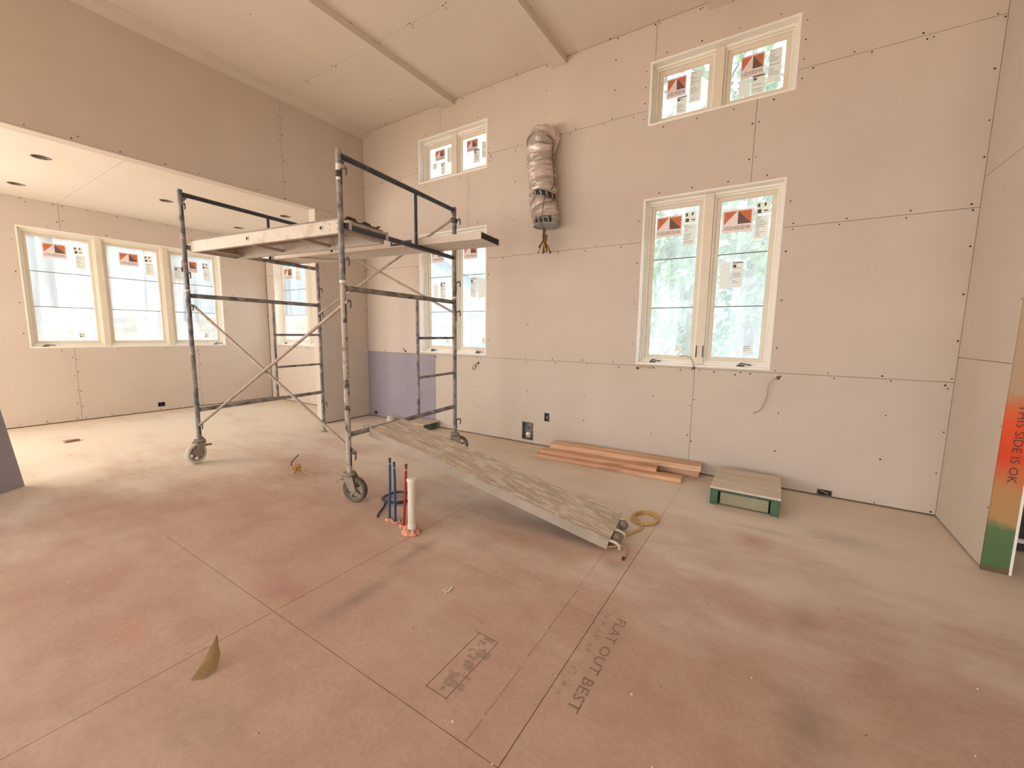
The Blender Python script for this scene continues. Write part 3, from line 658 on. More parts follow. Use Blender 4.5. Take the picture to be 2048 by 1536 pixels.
brace((0.03, 1.53), (SL - 0.03, 2.45), SW_ - 0.02); brace((0.03, 2.45), (SL - 0.03, 1.53), SW_ + 0.005)
MB().tube([(SL, SW_ + 0.02, 2.45), (SL, SW_ - 0.03, 2.45)], 0.03, 10).build('brace_clamp', 'crank_metal', UB, True)
# casters
def caster(x, y, ang, dark, name='caster'):
    c = empty(name, (x, y, 0), (0, 0, ang), SCF); wr = 0.1; off = 0.045
    MB().tube([(0, 0, 0.212), (0, 0, 0.30)], 0.0175, 12).build('stem', 'scaffold_dusty', c, True)
    MB().lathe([(0.0, 0.232), (0.045, 0.232), (0.05, 0.226), (0.05, 0.214), (0.03, 0.205), (0.0, 0.205)], 20).build('swivel_plate', 'rubber_dusty', c, True)
    mb = MB()
    for s in (-1, 1):
        y0 = s * 0.031; mb.prism([(-0.04, 0.21), (0.045, 0.21), (off + 0.028, 0.09), (off, 0.078), (off - 0.03, 0.09)], min(y0, y0 + s * 0.005), max(y0, y0 + s * 0.005))
    mb.box(-0.04, 0.045, -0.036, 0.036, 0.203, 0.210); mb.build('fork', 'rubber_dusty', c)
    MB().bbox(-0.085, -0.035, -0.02, 0.02, 0.15, 0.168, 0.003).tube([(-0.085, 0, 0.159), (-0.12, 0, 0.150)], 0.010, 8).tube([(-0.045, 0, 0.165), (-0.04, 0, 0.235), (-0.02, 0, 0.25)], 0.008, 6).build('brake_lever', 'rubber_dusty', c, True)
    tm = 'tyre_dark' if dark else 'wheel_white'
    w = MB().lathe([(0.074, -0.02), (0.092, -0.024), (0.1, -0.014), (0.1, 0.014), (0.092, 0.024), (0.074, 0.02)], 32, axis='y', c=(off, 0, wr), closed=True).build('wheel', tm, c, True)
    hub = MB().lathe([(0.0, -0.027), (0.022, -0.027), (0.024, 0.0), (0.022, 0.027), (0.0, 0.027)], 16, axis='y', c=(off, 0, wr))
    hub.lathe([(0.066, -0.015), (0.076, -0.015), (0.076, 0.015), (0.066, 0.015)], 28, axis='y', c=(off, 0, wr), closed=True)
    for k in range(5):
        a = 2 * PI * k / 5 + 0.3; e = Vector((math.cos(a), 0, math.sin(a))); q = Vector((-math.sin(a), 0, math.cos(a))); cc = Vector((off, 0, wr))
        A = [cc + e * 0.018 + q * 0.011, cc + e * 0.070 + q * 0.013, cc + e * 0.070 - q * 0.013, cc + e * 0.018 - q * 0.011]
        hub.hexa([p + Vector((0, -0.010, 0)) for p in A], [p + Vector((0, 0.010, 0)) for p in A])
    hub.build('spoked_hub', 'rubber_dusty', c, True)
    return c
caster(0, 0, -1.25 - 0.1151, False); caster(SL, 0, 0.33 - 0.1151, True); caster(SL, SW_, 0.6, True)

# aluminium deck on the bearer rails (near side)
DK = thing('scaffold_deck', 'aluminium-framed scaffold deck with torn plywood top on the near side of the scaffold', 'platform', (-4.755, 1.695, 2.0985), (0, 0, 0.1151))
y0, y1 = 0.035, 0.475; xa, xb = 0.045, SL - 0.045
for y, s in ((y0, 1), (y1, -1)):
    b = MB().prism([(0, 0), (0, 0), ], 0, 0) if False else MB()
    ya, yb_ = (y, y + 0.006) if s > 0 else (y - 0.006, y)
    b.box(xa, xb, ya, yb_, -0.062, 0.034); b.box(xa, xb, min(y, y + s * 0.035), max(y, y + s * 0.035), -0.066, -0.062); b.box(xa, xb, min(y, y + s * 0.03), max(y, y + s * 0.03), 0.030, 0.034)
    o = b.build('side_beam', 'deck_aluminium', DK)
    for xx in (xb - 0.20, xb - 1.1):
        MB().lathe([(0.022, 0), (0.022, -0.004 * s), (0.013, -0.004 * s), (0.013, 0.0)], 16, axis='y', c=(xx, y, -0.014)).build('beam_eyelet', 'deck_aluminium', o, True)
        MB().lathe([(0.0, -0.0022 * s), (0.013, -0.0022 * s)], 16, axis='y', c=(xx, y, -0.014)).build('eyelet_hole', 'plank_dark', o)
    for xx, dz in ((xb - 0.11, 0.005), (xb - 0.11, -0.035), (xb - 0.03, 0.005), (xb - 0.03, -0.035)):
        MB().lathe([(0.005, 0), (0.004, -0.003 * s), (0, -0.003 * s)], 8, axis='y', c=(xx, y, dz)).build('rivet', 'rubber_dusty', o)
MB().box(xa, xb, y0 + 0.0065, y1 - 0.0065, 0.0345, 0.046).build('plywood_top', 'deck_ply', DK)
for xx in (0.12, 0.75, 1.38, xb - 0.08): MB().tube([(xx, y0 + 0.0065, -0.03), (xx, y1 - 0.0065, -0.03)], 0.014, 8).build('cross_member', 'deck_aluminium', DK, True)
for xx, s in ((xa, -1), (xb, 1)):
    MB().box(min(xx, xx + s * 0.006), max(xx, xx + s * 0.006), y0, y1, -0.062, 0.034).build('end_beam', 'deck_aluminium', DK)
    for y in (y0 + 0.03, y1 - 0.03):
        X0 = xx + s * 0.006; X1 = xx + s * 0.072
        MB().prism([(X0, 0.02), (X1, 0.02), (X1, -0.045), (X1 - s * 0.006, -0.045), (X1 - s * 0.006, 0.004), (X0, 0.004)], y - 0.012, y + 0.012).build('rail_hook', 'deck_aluminium', DK)
mb = MB(); poly = []
for k in range(15): poly.append((y0 + 0.06 + 0.34 * k / 14, 0.052 + random.uniform(-0.008, 0.006) + 0.012 * math.sin(k)))
vs = []
for yy, zz in poly: vs += [(xb - 0.03, yy, 0.047), (xb + 0.012, yy, zz + 0.006), (xb + 0.010, yy, zz + 0.002), (xb - 0.032, yy, 0.0465)]
fs = []
for k in range(14):
    for j in range(4): fs.append((k * 4 + j, k * 4 + (j + 1) % 4, k * 4 + 4 + (j + 1) % 4, k * 4 + 4 + j))
mb.add(vs, fs).build('torn_edge', 'deck_torn', DK)

# extension plank lying across both frames beyond the deck
EP = thing('extension_plank', 'long pale aluminium extension plank jutting past the scaffold toward the left window', 'plank', (-4.755, 1.695, 2.0990), (0, 0, 0.1151))
def ribbed(x0, x1, y0, y1, h, nrib, top_ribs=False, base=0.006):
    """hollow extruded plank: ribbed underside (or top), side webs, open ends"""
    mb = MB(); t = 0.004
    mb.box(x0, x1, y0, y0 + t, 0, h); mb.box(x0, x1, y1 - t, y1, 0, h)
    if not top_ribs: mb.box(x0, x1, y0 + t, y1 - t, h - t, h)
    for k in range(nrib):
        a = y0 + t + (y1 - y0 - 2 * t) * k / nrib; b = y0 + t + (y1 - y0 - 2 * t) * (k + 0.55) / nrib; c = y0 + t + (y1 - y0 - 2 * t) * (k + 1) / nrib
        z = 0 if not top_ribs else h
        if top_ribs: mb.box(x0, x1, a, b, h - t, h); mb.box(x0, x1, b, c, h - t - base, h - base)
        else: mb.box(x0, x1, a, b, 0, t); mb.box(x0, x1, b, c, base, base + t)
    return mb
o = ribbed(-0.16, 2.02, 0.862, 1.202, 0.066, 6, False, 0.015).build('outer_section', 'plank_aluminium', EP)
mb = ribbed(2.025, 2.70, 0.869, 1.195, 0.060, 6, False, 0.015).build('sliding_section', 'plank_aluminium', EP)
for k in range(2): MB().box(2.69, 2.702, 0.874, 1.190, 0.0045, 0.0552).build('end_shade', 'plank_dark', EP); break  # near-black plug paints the shade inside the hollow plank end
MB().ring(0, 0.326, 0, 0.060, 0.005, 0, 0.006).build('end_rim', 'plank_aluminium', EP, loc=(2.7085, 0.869, 0), rot=(0, 0, PI / 2))
MB().box(1.73, 1.98, 0.8605, 0.8618, 0.012, 0.050).build('maker_sticker', 'plank_sticker', EP)
mk = MB()
for k in range(4): mk.box(1.75 + k * 0.028, 1.77 + k * 0.028, 0.8598, 0.8604, 0.030, 0.040)
stuff(mk.build('sticker_print', 'label_white', EP)); MB().lathe([(0.006, 0), (0.011, 0)], 16, axis='y', c=(1.90, 0.8600, 0.034)).build('sticker_ring', 'label_white', EP)
MB().box(0.93, 0.965, 0.8605, 0.8618, 0.014, 0.058).build('end_sticker', 'plank_sticker', EP)
MB().tube([(0.45, 0.86, -0.006), (0.80, 1.17, -0.006)], 0.005, 6).build('lock_rod', 'brace_metal', EP)

# ramp: third board, from the bottom rail of frame B to the floor
HI = Vector((-2.695, 2.10, 0.478)); LO = Vector((-0.79, 2.325, 0.004)); ax = LO - HI; RLn = ax.length; ax.normalize()
wy = Vector((0.0, 1, 0)); wy = (wy - ax * wy.dot(ax)).normalized(); wz = ax.cross(wy)
RP = thing('work_plank', 'dusty ribbed aluminium plank sloping from the scaffold down to the floor', 'plank', tuple(HI + wz * 0.012))
RP.rotation_euler = Matrix(((ax.x, wy.x, wz.x), (ax.y, wy.y, wz.y), (ax.z, wy.z, wz.z))).to_euler()
PW = 0.385; X1 = RLn
ribbed(0, X1, 0, PW, 0.062, 11, True, 0.0042).build('ribbed_deck', 'ramp_dusty', RP)
for y0_, y1_ in ((-0.004, -0.0005), (PW + 0.0005, PW + 0.004)): MB().box(0, X1, y0_, y1_, 0.0, 0.060).build('side_web', 'ramp_side', RP)
MB().box(0.06, X1 - 0.05, 0.004, 0.03, -0.0005, 0.002).build('lower_flange', 'ramp_side', RP)
MB().box(0.06, X1 - 0.03, 0.0045, PW - 0.0045, 0.040, 0.044).build('core_sheet', 'plank_dark', RP)
MB().box(X1 - 0.012, X1 - 0.004, 0.005, PW - 0.005, 0.003, 0.045).build('end_channel', 'hall_dark', RP)
for y in (0.02, 0.17, 0.33):
    MB().tube(spline([(X1 - 0.01, y, 0.050), (X1 + 0.03, y, 0.056), (X1 + 0.062, y, 0.048), (X1 + 0.070, y, 0.024)], 4), 0.009, 8).build('end_hook', 'plank_aluminium', RP, True)
for y in (0.10, 0.30):
    MB().lathe([(0.0, -0.03), (0.024, -0.03), (0.029, -0.02), (0.029, 0.02), (0.024, 0.03), (0.0, 0.03)], 20, axis='y', c=(X1 + 0.032, y, 0.036)).build('end_roller', 'rubber_dusty', RP, True)
MB().box(0.0, 0.006, 0.0045, PW - 0.0045, 0.003, 0.050).build('end_channel', 'ramp_side', RP)
for y in (0.02, 0.365):
    MB().tube(spline([(0.012, y, 0.050), (-0.01, y, 0.058), (-0.05, y, 0.072), (-0.080, y, 0.060), (-0.085, y, 0.04)], 4), 0.006, 8).build('end_hook', 'ramp_side', RP, True)

# ------------------------------------------------------------------ pipes standing out of the floor
def foam_blob(name, parent, r, n=9):
    mb = MB()
    for k in range(n):
        a = 2 * PI * k / n + random.uniform(-0.2, 0.2); rr = r * random.uniform(0.7, 1.15); s = r * random.uniform(0.4, 0.7)
        mb.lathe([(0.0, s * 1.3), (s * 0.6, s * 1.05), (s, s * 0.3), (s * 0.8, 0.0)], 7, c=(rr * math.cos(a), rr * math.sin(a), 0.0005))
    return mb.build(name, 'foam', parent, True)
def pex(label_, m_, base, top, foam=0.022):
    t = thing('water_pipe', label_, 'pipe', (base[0], base[1], 0), group='plumbing stub-outs in the floor')
    d = Vector((top[0] - base[0], top[1] - base[1], top[2])); q = [Vector((0, 0, 0.0)), d * 0.33 + Vector((0.002, 0, 0)), d * 0.66 + Vector((0.003, 0.001, 0)), d]
    MB().tube(spline(q, 5), 0.0085, 12).build('pipe', m_, t, True)
    e = d.normalized(); MB().tube([d - e * 0.004, d + e * 0.012], 0.0098, 12).build('end_plug', 'copper_cap', t, True)
    MB().tube([d - e * 0.03, d - e * 0.022], 0.0092, 12).build('crimp_ring', 'galvanised', t, True)
    foam_blob('spray_foam', t, foam); return t
pex('taller blue water pipe standing leftmost in orange foam', 'pex_blue', (-2.208, 1.874), (-2.192, 1.874, 0.440))
pex('shorter blue water pipe between the taller blue one and the red one', 'pex_blue', (-2.144, 1.871), (-2.147, 1.871, 0.420))
pex('red water pipe standing beside the white drain pipe', 'pex_red', (-2.056, 1.867), (-2.026, 1.867, 0.430))
dr = thing('drain_pipe', 'white plastic drain pipe with round cap standing in orange foam', 'pipe', (-1.942, 1.832, 0), group='plumbing stub-outs in the floor')
MB().tube([(0, 0, 0), (0.002, 0, 0.16), (0.006, 0, 0.345)], 0.0262, 20).build('pipe', 'pvc', dr, True)
MB().lathe([(0.029, 0), (0.029, 0.06), (0.0262, 0.064)], 20).build('socket_collar', 'pvc', dr, True)
MB().lathe([(0.0263, 0.328), (0.0285, 0.33), (0.0285, 0.352), (0.0335, 0.356), (0.0335, 0.368), (0.027, 0.376), (0.0, 0.379)], 24, c=(0.006, 0, 0)).build('cap', 'pvc', dr, True)
foam_blob('spray_foam', dr, 0.045, 12)
pts = []
for k in range(70):
    a = 2 * PI * k / 23; r = 0.105 + 0.012 * math.sin(k * 0.21) ; pts.append((-2.43 + r * math.cos(a) * 1.05, 2.15 + r * math.sin(a), 0.008 + 0.022 * k / 70 + 0.006 * math.sin(k * 0.5)))
pts = [(-2.305, 1.850, 0.007), (-2.335, 1.88, 0.007), (-2.40, 1.98, 0.007), (-2.44, 2.03, 0.007)] + pts[17:]
hs = thing('cable_coil', 'flat blue-black cable coiled on the floor behind the blue pipes', 'cable', (-2.43, 2.15, 0))
MB().tube([Vector(p) - Vector((-2.43, 2.15, 0)) for p in spline(pts, 3)], 0.0065, 7).build('cable', 'cable_blue', hs, True)

# ------------------------------------------------------------------ lumber, boxes, cords and scraps
def board(label_, x0, x1, ya, yb, z0, dep, thick, m_='lumber'):
    """board from (x0,ya) to (x1,yb): front lower edge, dep = depth towards the wall"""
    a = Vector((x0, ya, z0)); b = Vector((x1, yb, z0)); L_ = (b - a).length
    o = MB().bbox(0, L_, 0, dep, 0, thick, 0.003).build('lumber_board', m_)
    o.location = a; o.rotation_euler = (0, 0, math.atan2(yb - ya, x1 - x0)); return tag(o, label_, 'board', 'offcut lumber by the wall')
board('long lumber board lying frontmost on the floor under the stack', -2.109, -0.637, 3.764, 3.825, 0.0008, 0.12, 0.038, 'lumber_red')
board('lumber board on the floor against the wall under the widest board', -2.05, -0.53, 4.075, 4.085, 0.0008, 0.085, 0.055, 'lumber_red')
board('shorter reddish lumber board lying on the frontmost board', -2.075, -0.872, 3.812, 3.892, 0.0395, 0.11, 0.038, 'lumber_red')
bt = board('widest lumber board lying on top of the stack by the wall', -2.015, -0.505, 3.925, 4.008, 0.0785, 0.16, 0.050, 'lumber')

ST = thing('step_box', 'low green wooden step box with dusty plywood top near the lumber', 'box', (-0.362, 3.495, 0))
MB().bbox(0, 0.055, 0, 0.56, 0.0005, 0.130, 0.003).build('side_board', 'box_green', ST); MB().bbox(0.407, 0.463, 0, 0.56, 0.0005, 0.130, 0.003).build('side_board', 'box_green', ST)
MB().bbox(0.0555, 0.4065, 0.004, 0.022, 0.112, 0.130, 0.002).build('front_rail', 'box_green', ST)
MB().bbox(0.070, 0.395, 0.016, 0.034, 0.012, 0.104, 0.002).build('front_panel', 'box_panel', ST)
MB().box(0.0555, 0.4065, 0.045, 0.05, 0.0005, 0.130).build('gap_shade', 'plank_dark', ST)  # near-black sheet paints the shade in the gaps of the front
mb = MB(); pl = [(-0.004, -0.006), (0.467, -0.006), (0.467, 0.535), (0.455, 0.556), (0.43, 0.566), (0.035, 0.566), (0.01, 0.556), (-0.004, 0.535)]
n = len(pl); mb.add([(x, y, 0.1305) for x, y in pl] + [(x, y, 0.146) for x, y in pl], [tuple(range(n - 1, -1, -1)), tuple(range(n, 2 * n))] + [(i, (i + 1) % n, n + (i + 1) % n, n + i) for i in range(n)]).build('plywood_top', 'box_top', ST)
S2 = thing('step_box', 'pale green step box half hidden behind the sloping plank', 'box', (-4.22, 3.87, 0))
MB().bbox(0.0, 0.36, 0.0, 0.02, 0.0005, 0.088, 0.003).build('long_board', 'box_panel', S2); MB().bbox(0.0, 0.36, 0.27, 0.29, 0.0005, 0.088, 0.003).build('long_board', 'box_panel', S2)
MB().bbox(0.0, 0.02, 0.0205, 0.2695, 0.0005, 0.088, 0.003).build('side_board', 'box_green', S2); MB().bbox(0.34, 0.36, 0.0205, 0.2695, 0.0005, 0.088, 0.003).build('side_board', 'box_green', S2)
MB().bbox(-0.005, 0.365, -0.006, 0.296, 0.0885, 0.104, 0.003).build('plywood_top', 'box_top', S2)
pb = MB().lathe([(0.0, 0.0), (0.05, 0.0), (0.058, 0.02), (0.052, 0.075), (0.036, 0.09), (0.0, 0.094)], 14).build('plaster_lump', 'plaster', None, True, (-4.72, 4.07, 0.0005))
tag(pb, 'small pale rounded plaster lump on the floor before the purple drywall', 'plaster')

def cable(name, label_, pts, r, m_, base, cat='cable', n=6, seg=5, ends=None):
    t = thing(name, label_, cat, base)
    MB().tube([Vector(p) - Vector(base) for p in spline(pts, seg)], r, n).build('cable', m_, t, True)
    if ends:
        for p, q in ends: MB().tube([Vector(p) - Vector(base), Vector(q) - Vector(base)], r * 1.35, 8).build('cut_end', 'outlet_inside', t, True)
    return t
# loose yellow cord by the foot of the sloping plank
pts = []
for k in range(46):
    a = 2 * PI * k / 20 + 2.2; r = 0.085 + 0.012 * math.sin(k * 0.37); pts.append((-0.70 + r * math.cos(a), 2.90 + r * math.sin(a) * 1.15, 0.008 + 0.014 * k / 46))
pts += [(-0.685, 2.76, 0.012), (-0.73, 2.62, 0.008), (-0.80, 2.50, 0.010), (-0.865, 2.46, 0.014), (-0.86, 2.38, 0.014), (-0.79, 2.36, 0.014), (-0.735, 2.43, 0.010), (-0.70, 2.42, 0.008), (-0.675, 2.36, 0.008), (-0.672, 2.30, 0.0075)]
cable('cord', 'yellow cord looped on the floor by the low end of the sloping plank', pts, 0.0072, 'cable_yellow', (-0.70, 2.90, 0), n=8, seg=3, ends=[((-0.672, 2.30, 0.0095), (-0.670, 2.282, 0.0095))])
# bundled yellow cord between the casters
bp = (-3.63, 2.03, 0); t = thing('cord_bundle', 'small tangled bundle of yellow wire on the floor between the casters', 'wire', bp)
mb = MB()
for j in range(9):
    tilt = Matrix.Rotation(random.uniform(-0.5, 0.9), 3, 'Z') @ Matrix.Rotation(random.uniform(0.7, 2.2), 3, 'X') @ Matrix.Rotation(random.uniform(-0.9, 0.9), 3, 'Y'); rr = random.uniform(0.022, 0.05); off = Vector((random.uniform(-0.025, 0.025), random.uniform(-0.02, 0.02), 0.056))
    mb.tube([tilt @ Vector((rr * math.cos(2 * PI * k / 18), rr * 0.8 * math.sin(2 * PI * k / 18), 0.004 * math.sin(k))) + off for k in range(18)], 0.0045, 6, closed=True)
mb.build('wound_wire', 'cable_yellow_deep', t, True)
MB().tube(spline([(-0.02, 0, 0.05), (-0.065, -0.01, 0.07), (-0.075, -0.01, 0.10), (-0.03, 0.0, 0.145), (0.015, 0.01, 0.185)], 5), 0.005, 6).build('free_end', 'cable_blue', t, True)
MB().tube(spline([(0.03, 0, 0.06), (0.075, 0.02, 0.055), (0.07, 0.03, 0.03), (0.12, 0.06, 0.006), (0.15, 0.07, 0.006)], 4), 0.0045, 6).build('free_end', 'cable_tan', t, True)
# cables poking from the back wall
def poke(label_, pts, r=0.0045, m_='cable_tan'):
    t = cable('wall_cable', label_, pts, r, m_, pts[0], seg=5)
    MB().lathe([(0.0, -0.003), (0.013, -0.003), (0.015, 0.0)], 12, axis='y').build('wall_hole', 'outlet_inside', t); return t
y = YB - 0.001
poke('tan cable hanging from the wall right of the larger lower window', [(0.02, y, 0.968), (-0.01, y - 0.03, 0.955), (-0.045, y - 0.03, 0.90), (-0.05, y - 0.02, 0.80), (-0.085, y - 0.012, 0.69), (-0.14, y - 0.01, 0.643)])
poke('short looped wire on the wall under the left lower window', [(-3.20, y, 0.935), (-3.235, y - 0.03, 0.91), (-3.285, y - 0.02, 0.865), (-3.26, y - 0.02, 0.85), (-3.23, y - 0.02, 0.88), (-3.215, y - 0.03, 0.92)], 0.0035, 'wire_brown')
poke('thin wire stub on the wall above the purple drywall', [(-4.52, y, 1.035), (-4.53, y - 0.02, 1.06), (-4.54, y - 0.03, 1.09)], 0.0035, 'wire_brown')
poke('pale wire sticking out under the left corner of the larger lower window', [(-1.18, y, 0.985), (-1.15, y - 0.03, 0.998), (-1.10, y - 0.04, 1.005), (-1.03, y - 0.05, 1.0)], 0.0045, 'cable_yellow')
poke('curled tan wire on the sill of the larger lower window', [(-0.655, y, 1.015), (-0.665, y - 0.02, 1.08), (-0.70, y - 0.02, 1.12), (-0.745, y - 0.02, 1.125), (-0.78, y - 0.02, 1.12)], 0.0055, 'cable_tan')
poke('thin wire loop poking from the wall beside the lower left window', [(-3.94, y, 0.98), (-3.935, y - 0.02, 0.965), (-3.93, y - 0.02, 0.94)], 0.0045, 'label_white')
# electrical boxes
def ebox(label_, h, base_y, ax='b', m_in='outlet_inside', m_rim='outlet_metal', rx=0):
    u0, u1, v0, v1 = h
    t = thing('outlet_box', label_, 'outlet', ((u0 + u1) / 2, YB, (v0 + v1) / 2) if ax == 'b' else (XN, (u0 + u1) / 2, (v0 + v1) / 2), (0, 0, 0 if ax == 'b' else PI / 2))
    w, hh = (u1 - u0) / 2 - 0.001, (v1 - v0) / 2 - 0.001
    MB().ring(-w, w, -hh, hh, 0.004, 0.002, 0.06).build('box_rim', m_rim, t); MB().box(-w, w, 0.06, 0.063, -hh, hh).build('box_back', m_in, t)
    return t, w, hh
t, w, hh = ebox('large recessed metal box with crumpled foil in the wall near the floor', OUT_BIG, 0, m_in='outlet_metal')
mb = MB().lathe([(0, -0.04), (0.03, -0.035), (0.045, 0.0), (0.03, 0.03), (0, 0.036)], 9, c=(0.005, 0.03, -0.045)); mb.build('crumpled_foil', 'foil', t, False)
t, w, hh = ebox('small electrical box with wires right of the large recessed box', OUT_S, 0)
MB().tube(spline([(-0.01, 0.05, 0.02), (0.012, 0.012, 0.012), (-0.006, 0.008, -0.01), (0.01, 0.03, -0.03)], 4), 0.004, 6).build('wire', 'label_white', t, True)
t, w, hh = ebox('horizontal electrical box low in the wall right of the green step box', OUT_LOW, 0)
MB().tube(spline([(-0.04, 0.05, 0.0), (-0.01, 0.012, 0.006), (0.02, 0.012, -0.006), (0.04, 0.04, 0.0)], 4), 0.004, 6).build('wire', 'cable_tan', t, True)
ebox('dark electrical box cut into the purple drywall near the floor', OUT_P, 0, m_in='plank_dark')
t, w, hh = ebox('small blue electrical box low under the three-part nook window', (2.421, 2.512, 0.073, 0.143), 0, 'n', 'outlet_inside', 'outlet_blue')
MB().box(-0.008, 0.008, 0.01, 0.05, -hh + 0.004, hh - 0.004).build('divider', 'outlet_blue', t)

# ------------------------------------------------------------------ insulated flexible duct hanging on the back wall
DU = thing('flexible_duct', 'silver foil-wrapped flexible duct hanging from the back wall between the windows', 'duct', (-2.25, YB, 2.45))
path = spline([(-0.01, -0.014, 0.90), (-0.011, -0.07, 0.904), (-0.013, -0.125, 0.90), (-0.016, -0.165, 0.84), (-0.018, -0.160, 0.70), (-0.012, -0.150, 0.58), (0.012, -0.150, 0.45), (0.020, -0.150, 0.34), (0.012, -0.150, 0.24), (0.045, -0.150, 0.15), (0.058, -0.150, 0.085), (0.06, -0.15, 0.055)], 10)
rs = []
for i, p in enumerate(path):
    k = i / (len(path) - 1); rs.append(0.138 + 0.009 * math.sin(i * 1.15) + 0.004 * math.sin(i * 2.3 + 1) - 0.012 * max(0, k - 0.6))
mb = MB(); n = 26; mb.tube(path, 0.14, n, True, rs)
for i in range(len(mb.v)):
    ring, j = divmod(i, n); q = 2 * PI * j / n; c = path[min(ring, len(path) - 1)]; v = Vector(mb.v[i]); d = v - c
    mb.v[i] = tuple(c + d * (1 + 0.05 * math.sin(3 * q + ring * 0.7) + 0.035 * math.sin(7 * q + ring * 1.9) + random.uniform(-0.03, 0.03)))
for fi, f in enumerate(mb.f):
    ring = f[0] // n; k = ring / len(path); mb.m[fi] = 1 if (0.22 < k < 0.30 or 0.34 < k < 0.40 or 0.52 < k < 0.57 or 0.62 < k < 0.67 or 0.76 < k < 0.81) else 0
sl = mb.build('foil_sleeve', ['foil', 'foil_band'], DU, True)
pr = MB()
for row in range(15):
    i = int(8 + row * (len(path) - 14) / 15); c = path[i]
    if row % 4 == 1: continue
    for k in range(7):
        q = PI * (1.12 + 0.76 * k / 7) + random.uniform(-0.04, 0.04); r_ = rs[i] * 1.09
        for dq in range(2):
            a = q + dq * 0.05; z = c.z + random.uniform(-0.003, 0.003)
            pr.add([(c.x + r_ * math.cos(a + e * 0.02), c.y + r_ * math.sin(a + e * 0.02), z + f_) for e, f_ in ((0, 0), (1, 0), (1, 0.007), (0, 0.007))], [(0, 1, 2, 3)])
stuff(pr.build('sleeve_print', 'foil_print', DU))
cc = (0.06, -0.15, 0)
MB().lathe([(0.135, 0.0), (0.132, 0.004), (0.132, 0.10), (0.126, 0.10), (0.126, 0.002)], 36, c=cc, closed=True).build('metal_collar', 'galvanised', DU, True)
MB().lathe([(0.0, 0.012), (0.126, 0.012)], 36, c=cc).build('collar_damper', 'galvanised', DU)
def tape(z0, z1, q0, q1, r, cx, cy, tilt=0.0, nm='striped_tape'):
    bk = MB(); st = MB(); n = 16
    for k in range(n):
        a, b = q0 + (q1 - q0) * k / n, q0 + (q1 - q0) * (k + 1) / n; za, zb = tilt * k / n, tilt * (k + 1) / n
        P = lambda q, z, rr: (cx + rr * math.cos(q), cy + rr * math.sin(q), z)
        bk.add([P(a, z0 + za, r), P(b, z0 + zb, r), P(b, z1 + zb, r), P(a, z1 + za, r)], [(0, 1, 2, 3)])
        if k % 4 == 1: st.add([P(a, z0 + za + 0.004, r + 0.0012), P(b, z0 + zb + 0.004, r + 0.0012), P(a, z1 + zb - 0.004, r + 0.0012), P(a - (b - a), z1 + za - 0.004, r + 0.0012)], [(0, 1, 2, 3)])
    o = bk.build(nm, 'tape_black', DU); st.build('tape_stripes', 'tape_grey', o); return o
tape(0.022, 0.082, PI * 1.30, PI * 1.80, 0.1345, cc[0], cc[1])
tape(0.30, 0.35, PI * 1.45, PI * 1.95, 0.163, 0.02, -0.15, -0.05)
mb = MB()
for (a, zc) in ((0.9, 0.87), (0.0, 0.79)):
    mb.tube([(-0.016 + 0.150 * math.cos(q), -0.16 + 0.150 * math.sin(q) * 0.9, zc - 0.03 + 0.055 * math.sin(-q)) for q in [PI + PI * k / 18 for k in range(19)]], 0.003, 5)
mb.tube(spline([(0.13, -0.17, 0.82), (0.135, -0.17, 0.66), (0.155, -0.18, 0.52), (0.165, -0.17, 0.42), (0.15, -0.22, 0.34)], 5), 0.0045, 5)
mb.tube(spline([(0.12, -0.28, 0.30), (0.11, -0.302, 0.20), (0.09, -0.292, 0.10), (0.075, -0.289, 0.0), (0.07, -0.2, -0.03), (0.05, -0.15, -0.07)], 5), 0.0035, 5)
mb.tube(spline([(-0.06, -0.29, 0.20), (0.0, -0.305, 0.27), (0.06, -0.308, 0.31)], 5), 0.0035, 5)
mb.build('tie_wire', 'wire_brown', DU, True)
WB = thing('wire_bundle', 'bundle of brown and yellow wire hanging below the duct collar', 'wire', (-2.20, YB - 0.15, 2.38))
mb = MB(); my = MB()
for k in range(12):
    x = random.uniform(-0.03, 0.03); y_ = random.uniform(-0.03, 0.03); e = random.uniform(-0.06, 0.07); l = random.uniform(0.14, 0.21)
    q = spline([(0.0, 0.0, 0.07), (x * 0.6, y_ * 0.6, 0.02), (x * 0.5, y_ * 0.5, -0.06), (e * 0.8, y_, -l * 0.8), (e, y_, -l), (e * 1.15, y_, -l + 0.02)], 4)
    (my if k > 8 else mb).tube(q, 0.0055, 5)
mb.tube([(0.026 * math.cos(a), 0.026 * math.sin(a), -0.01 - 0.004 * a) for a in [k * 0.6 for k in range(30)]], 0.005, 5)
mb.build('brown_wires', 'wire_brown', WB, True); my.build('yellow_wires', 'cable_yellow_deep', WB, True)

# ------------------------------------------------------------------ leaning purple drywall, scraps
d = Vector((-0.594, 0.804, 0)); nrm = Vector((-0.804, -0.594, 0)); tl = 0.165
PS = MB().box(0, 1.2, 0, T, 0, 1.22).build('leaning_drywall', 'drywall_purple', None)
upv = (Vector((0, 0, 1)) + nrm * tl).normalized(); back_v = (nrm - upv * nrm.dot(upv)).normalized()
PS.matrix_world = Matrix(((d.x, back_v.x, upv.x, -5.185 + 0.594 * 1.2), (d.y, back_v.y, upv.y, 0.60 - 0.804 * 1.2), (d.z, back_v.z, upv.z, 0.003), (0, 0, 0, 1)))
tag(PS, 'purple drywall sheet leaning at the left edge of the room', 'drywall')
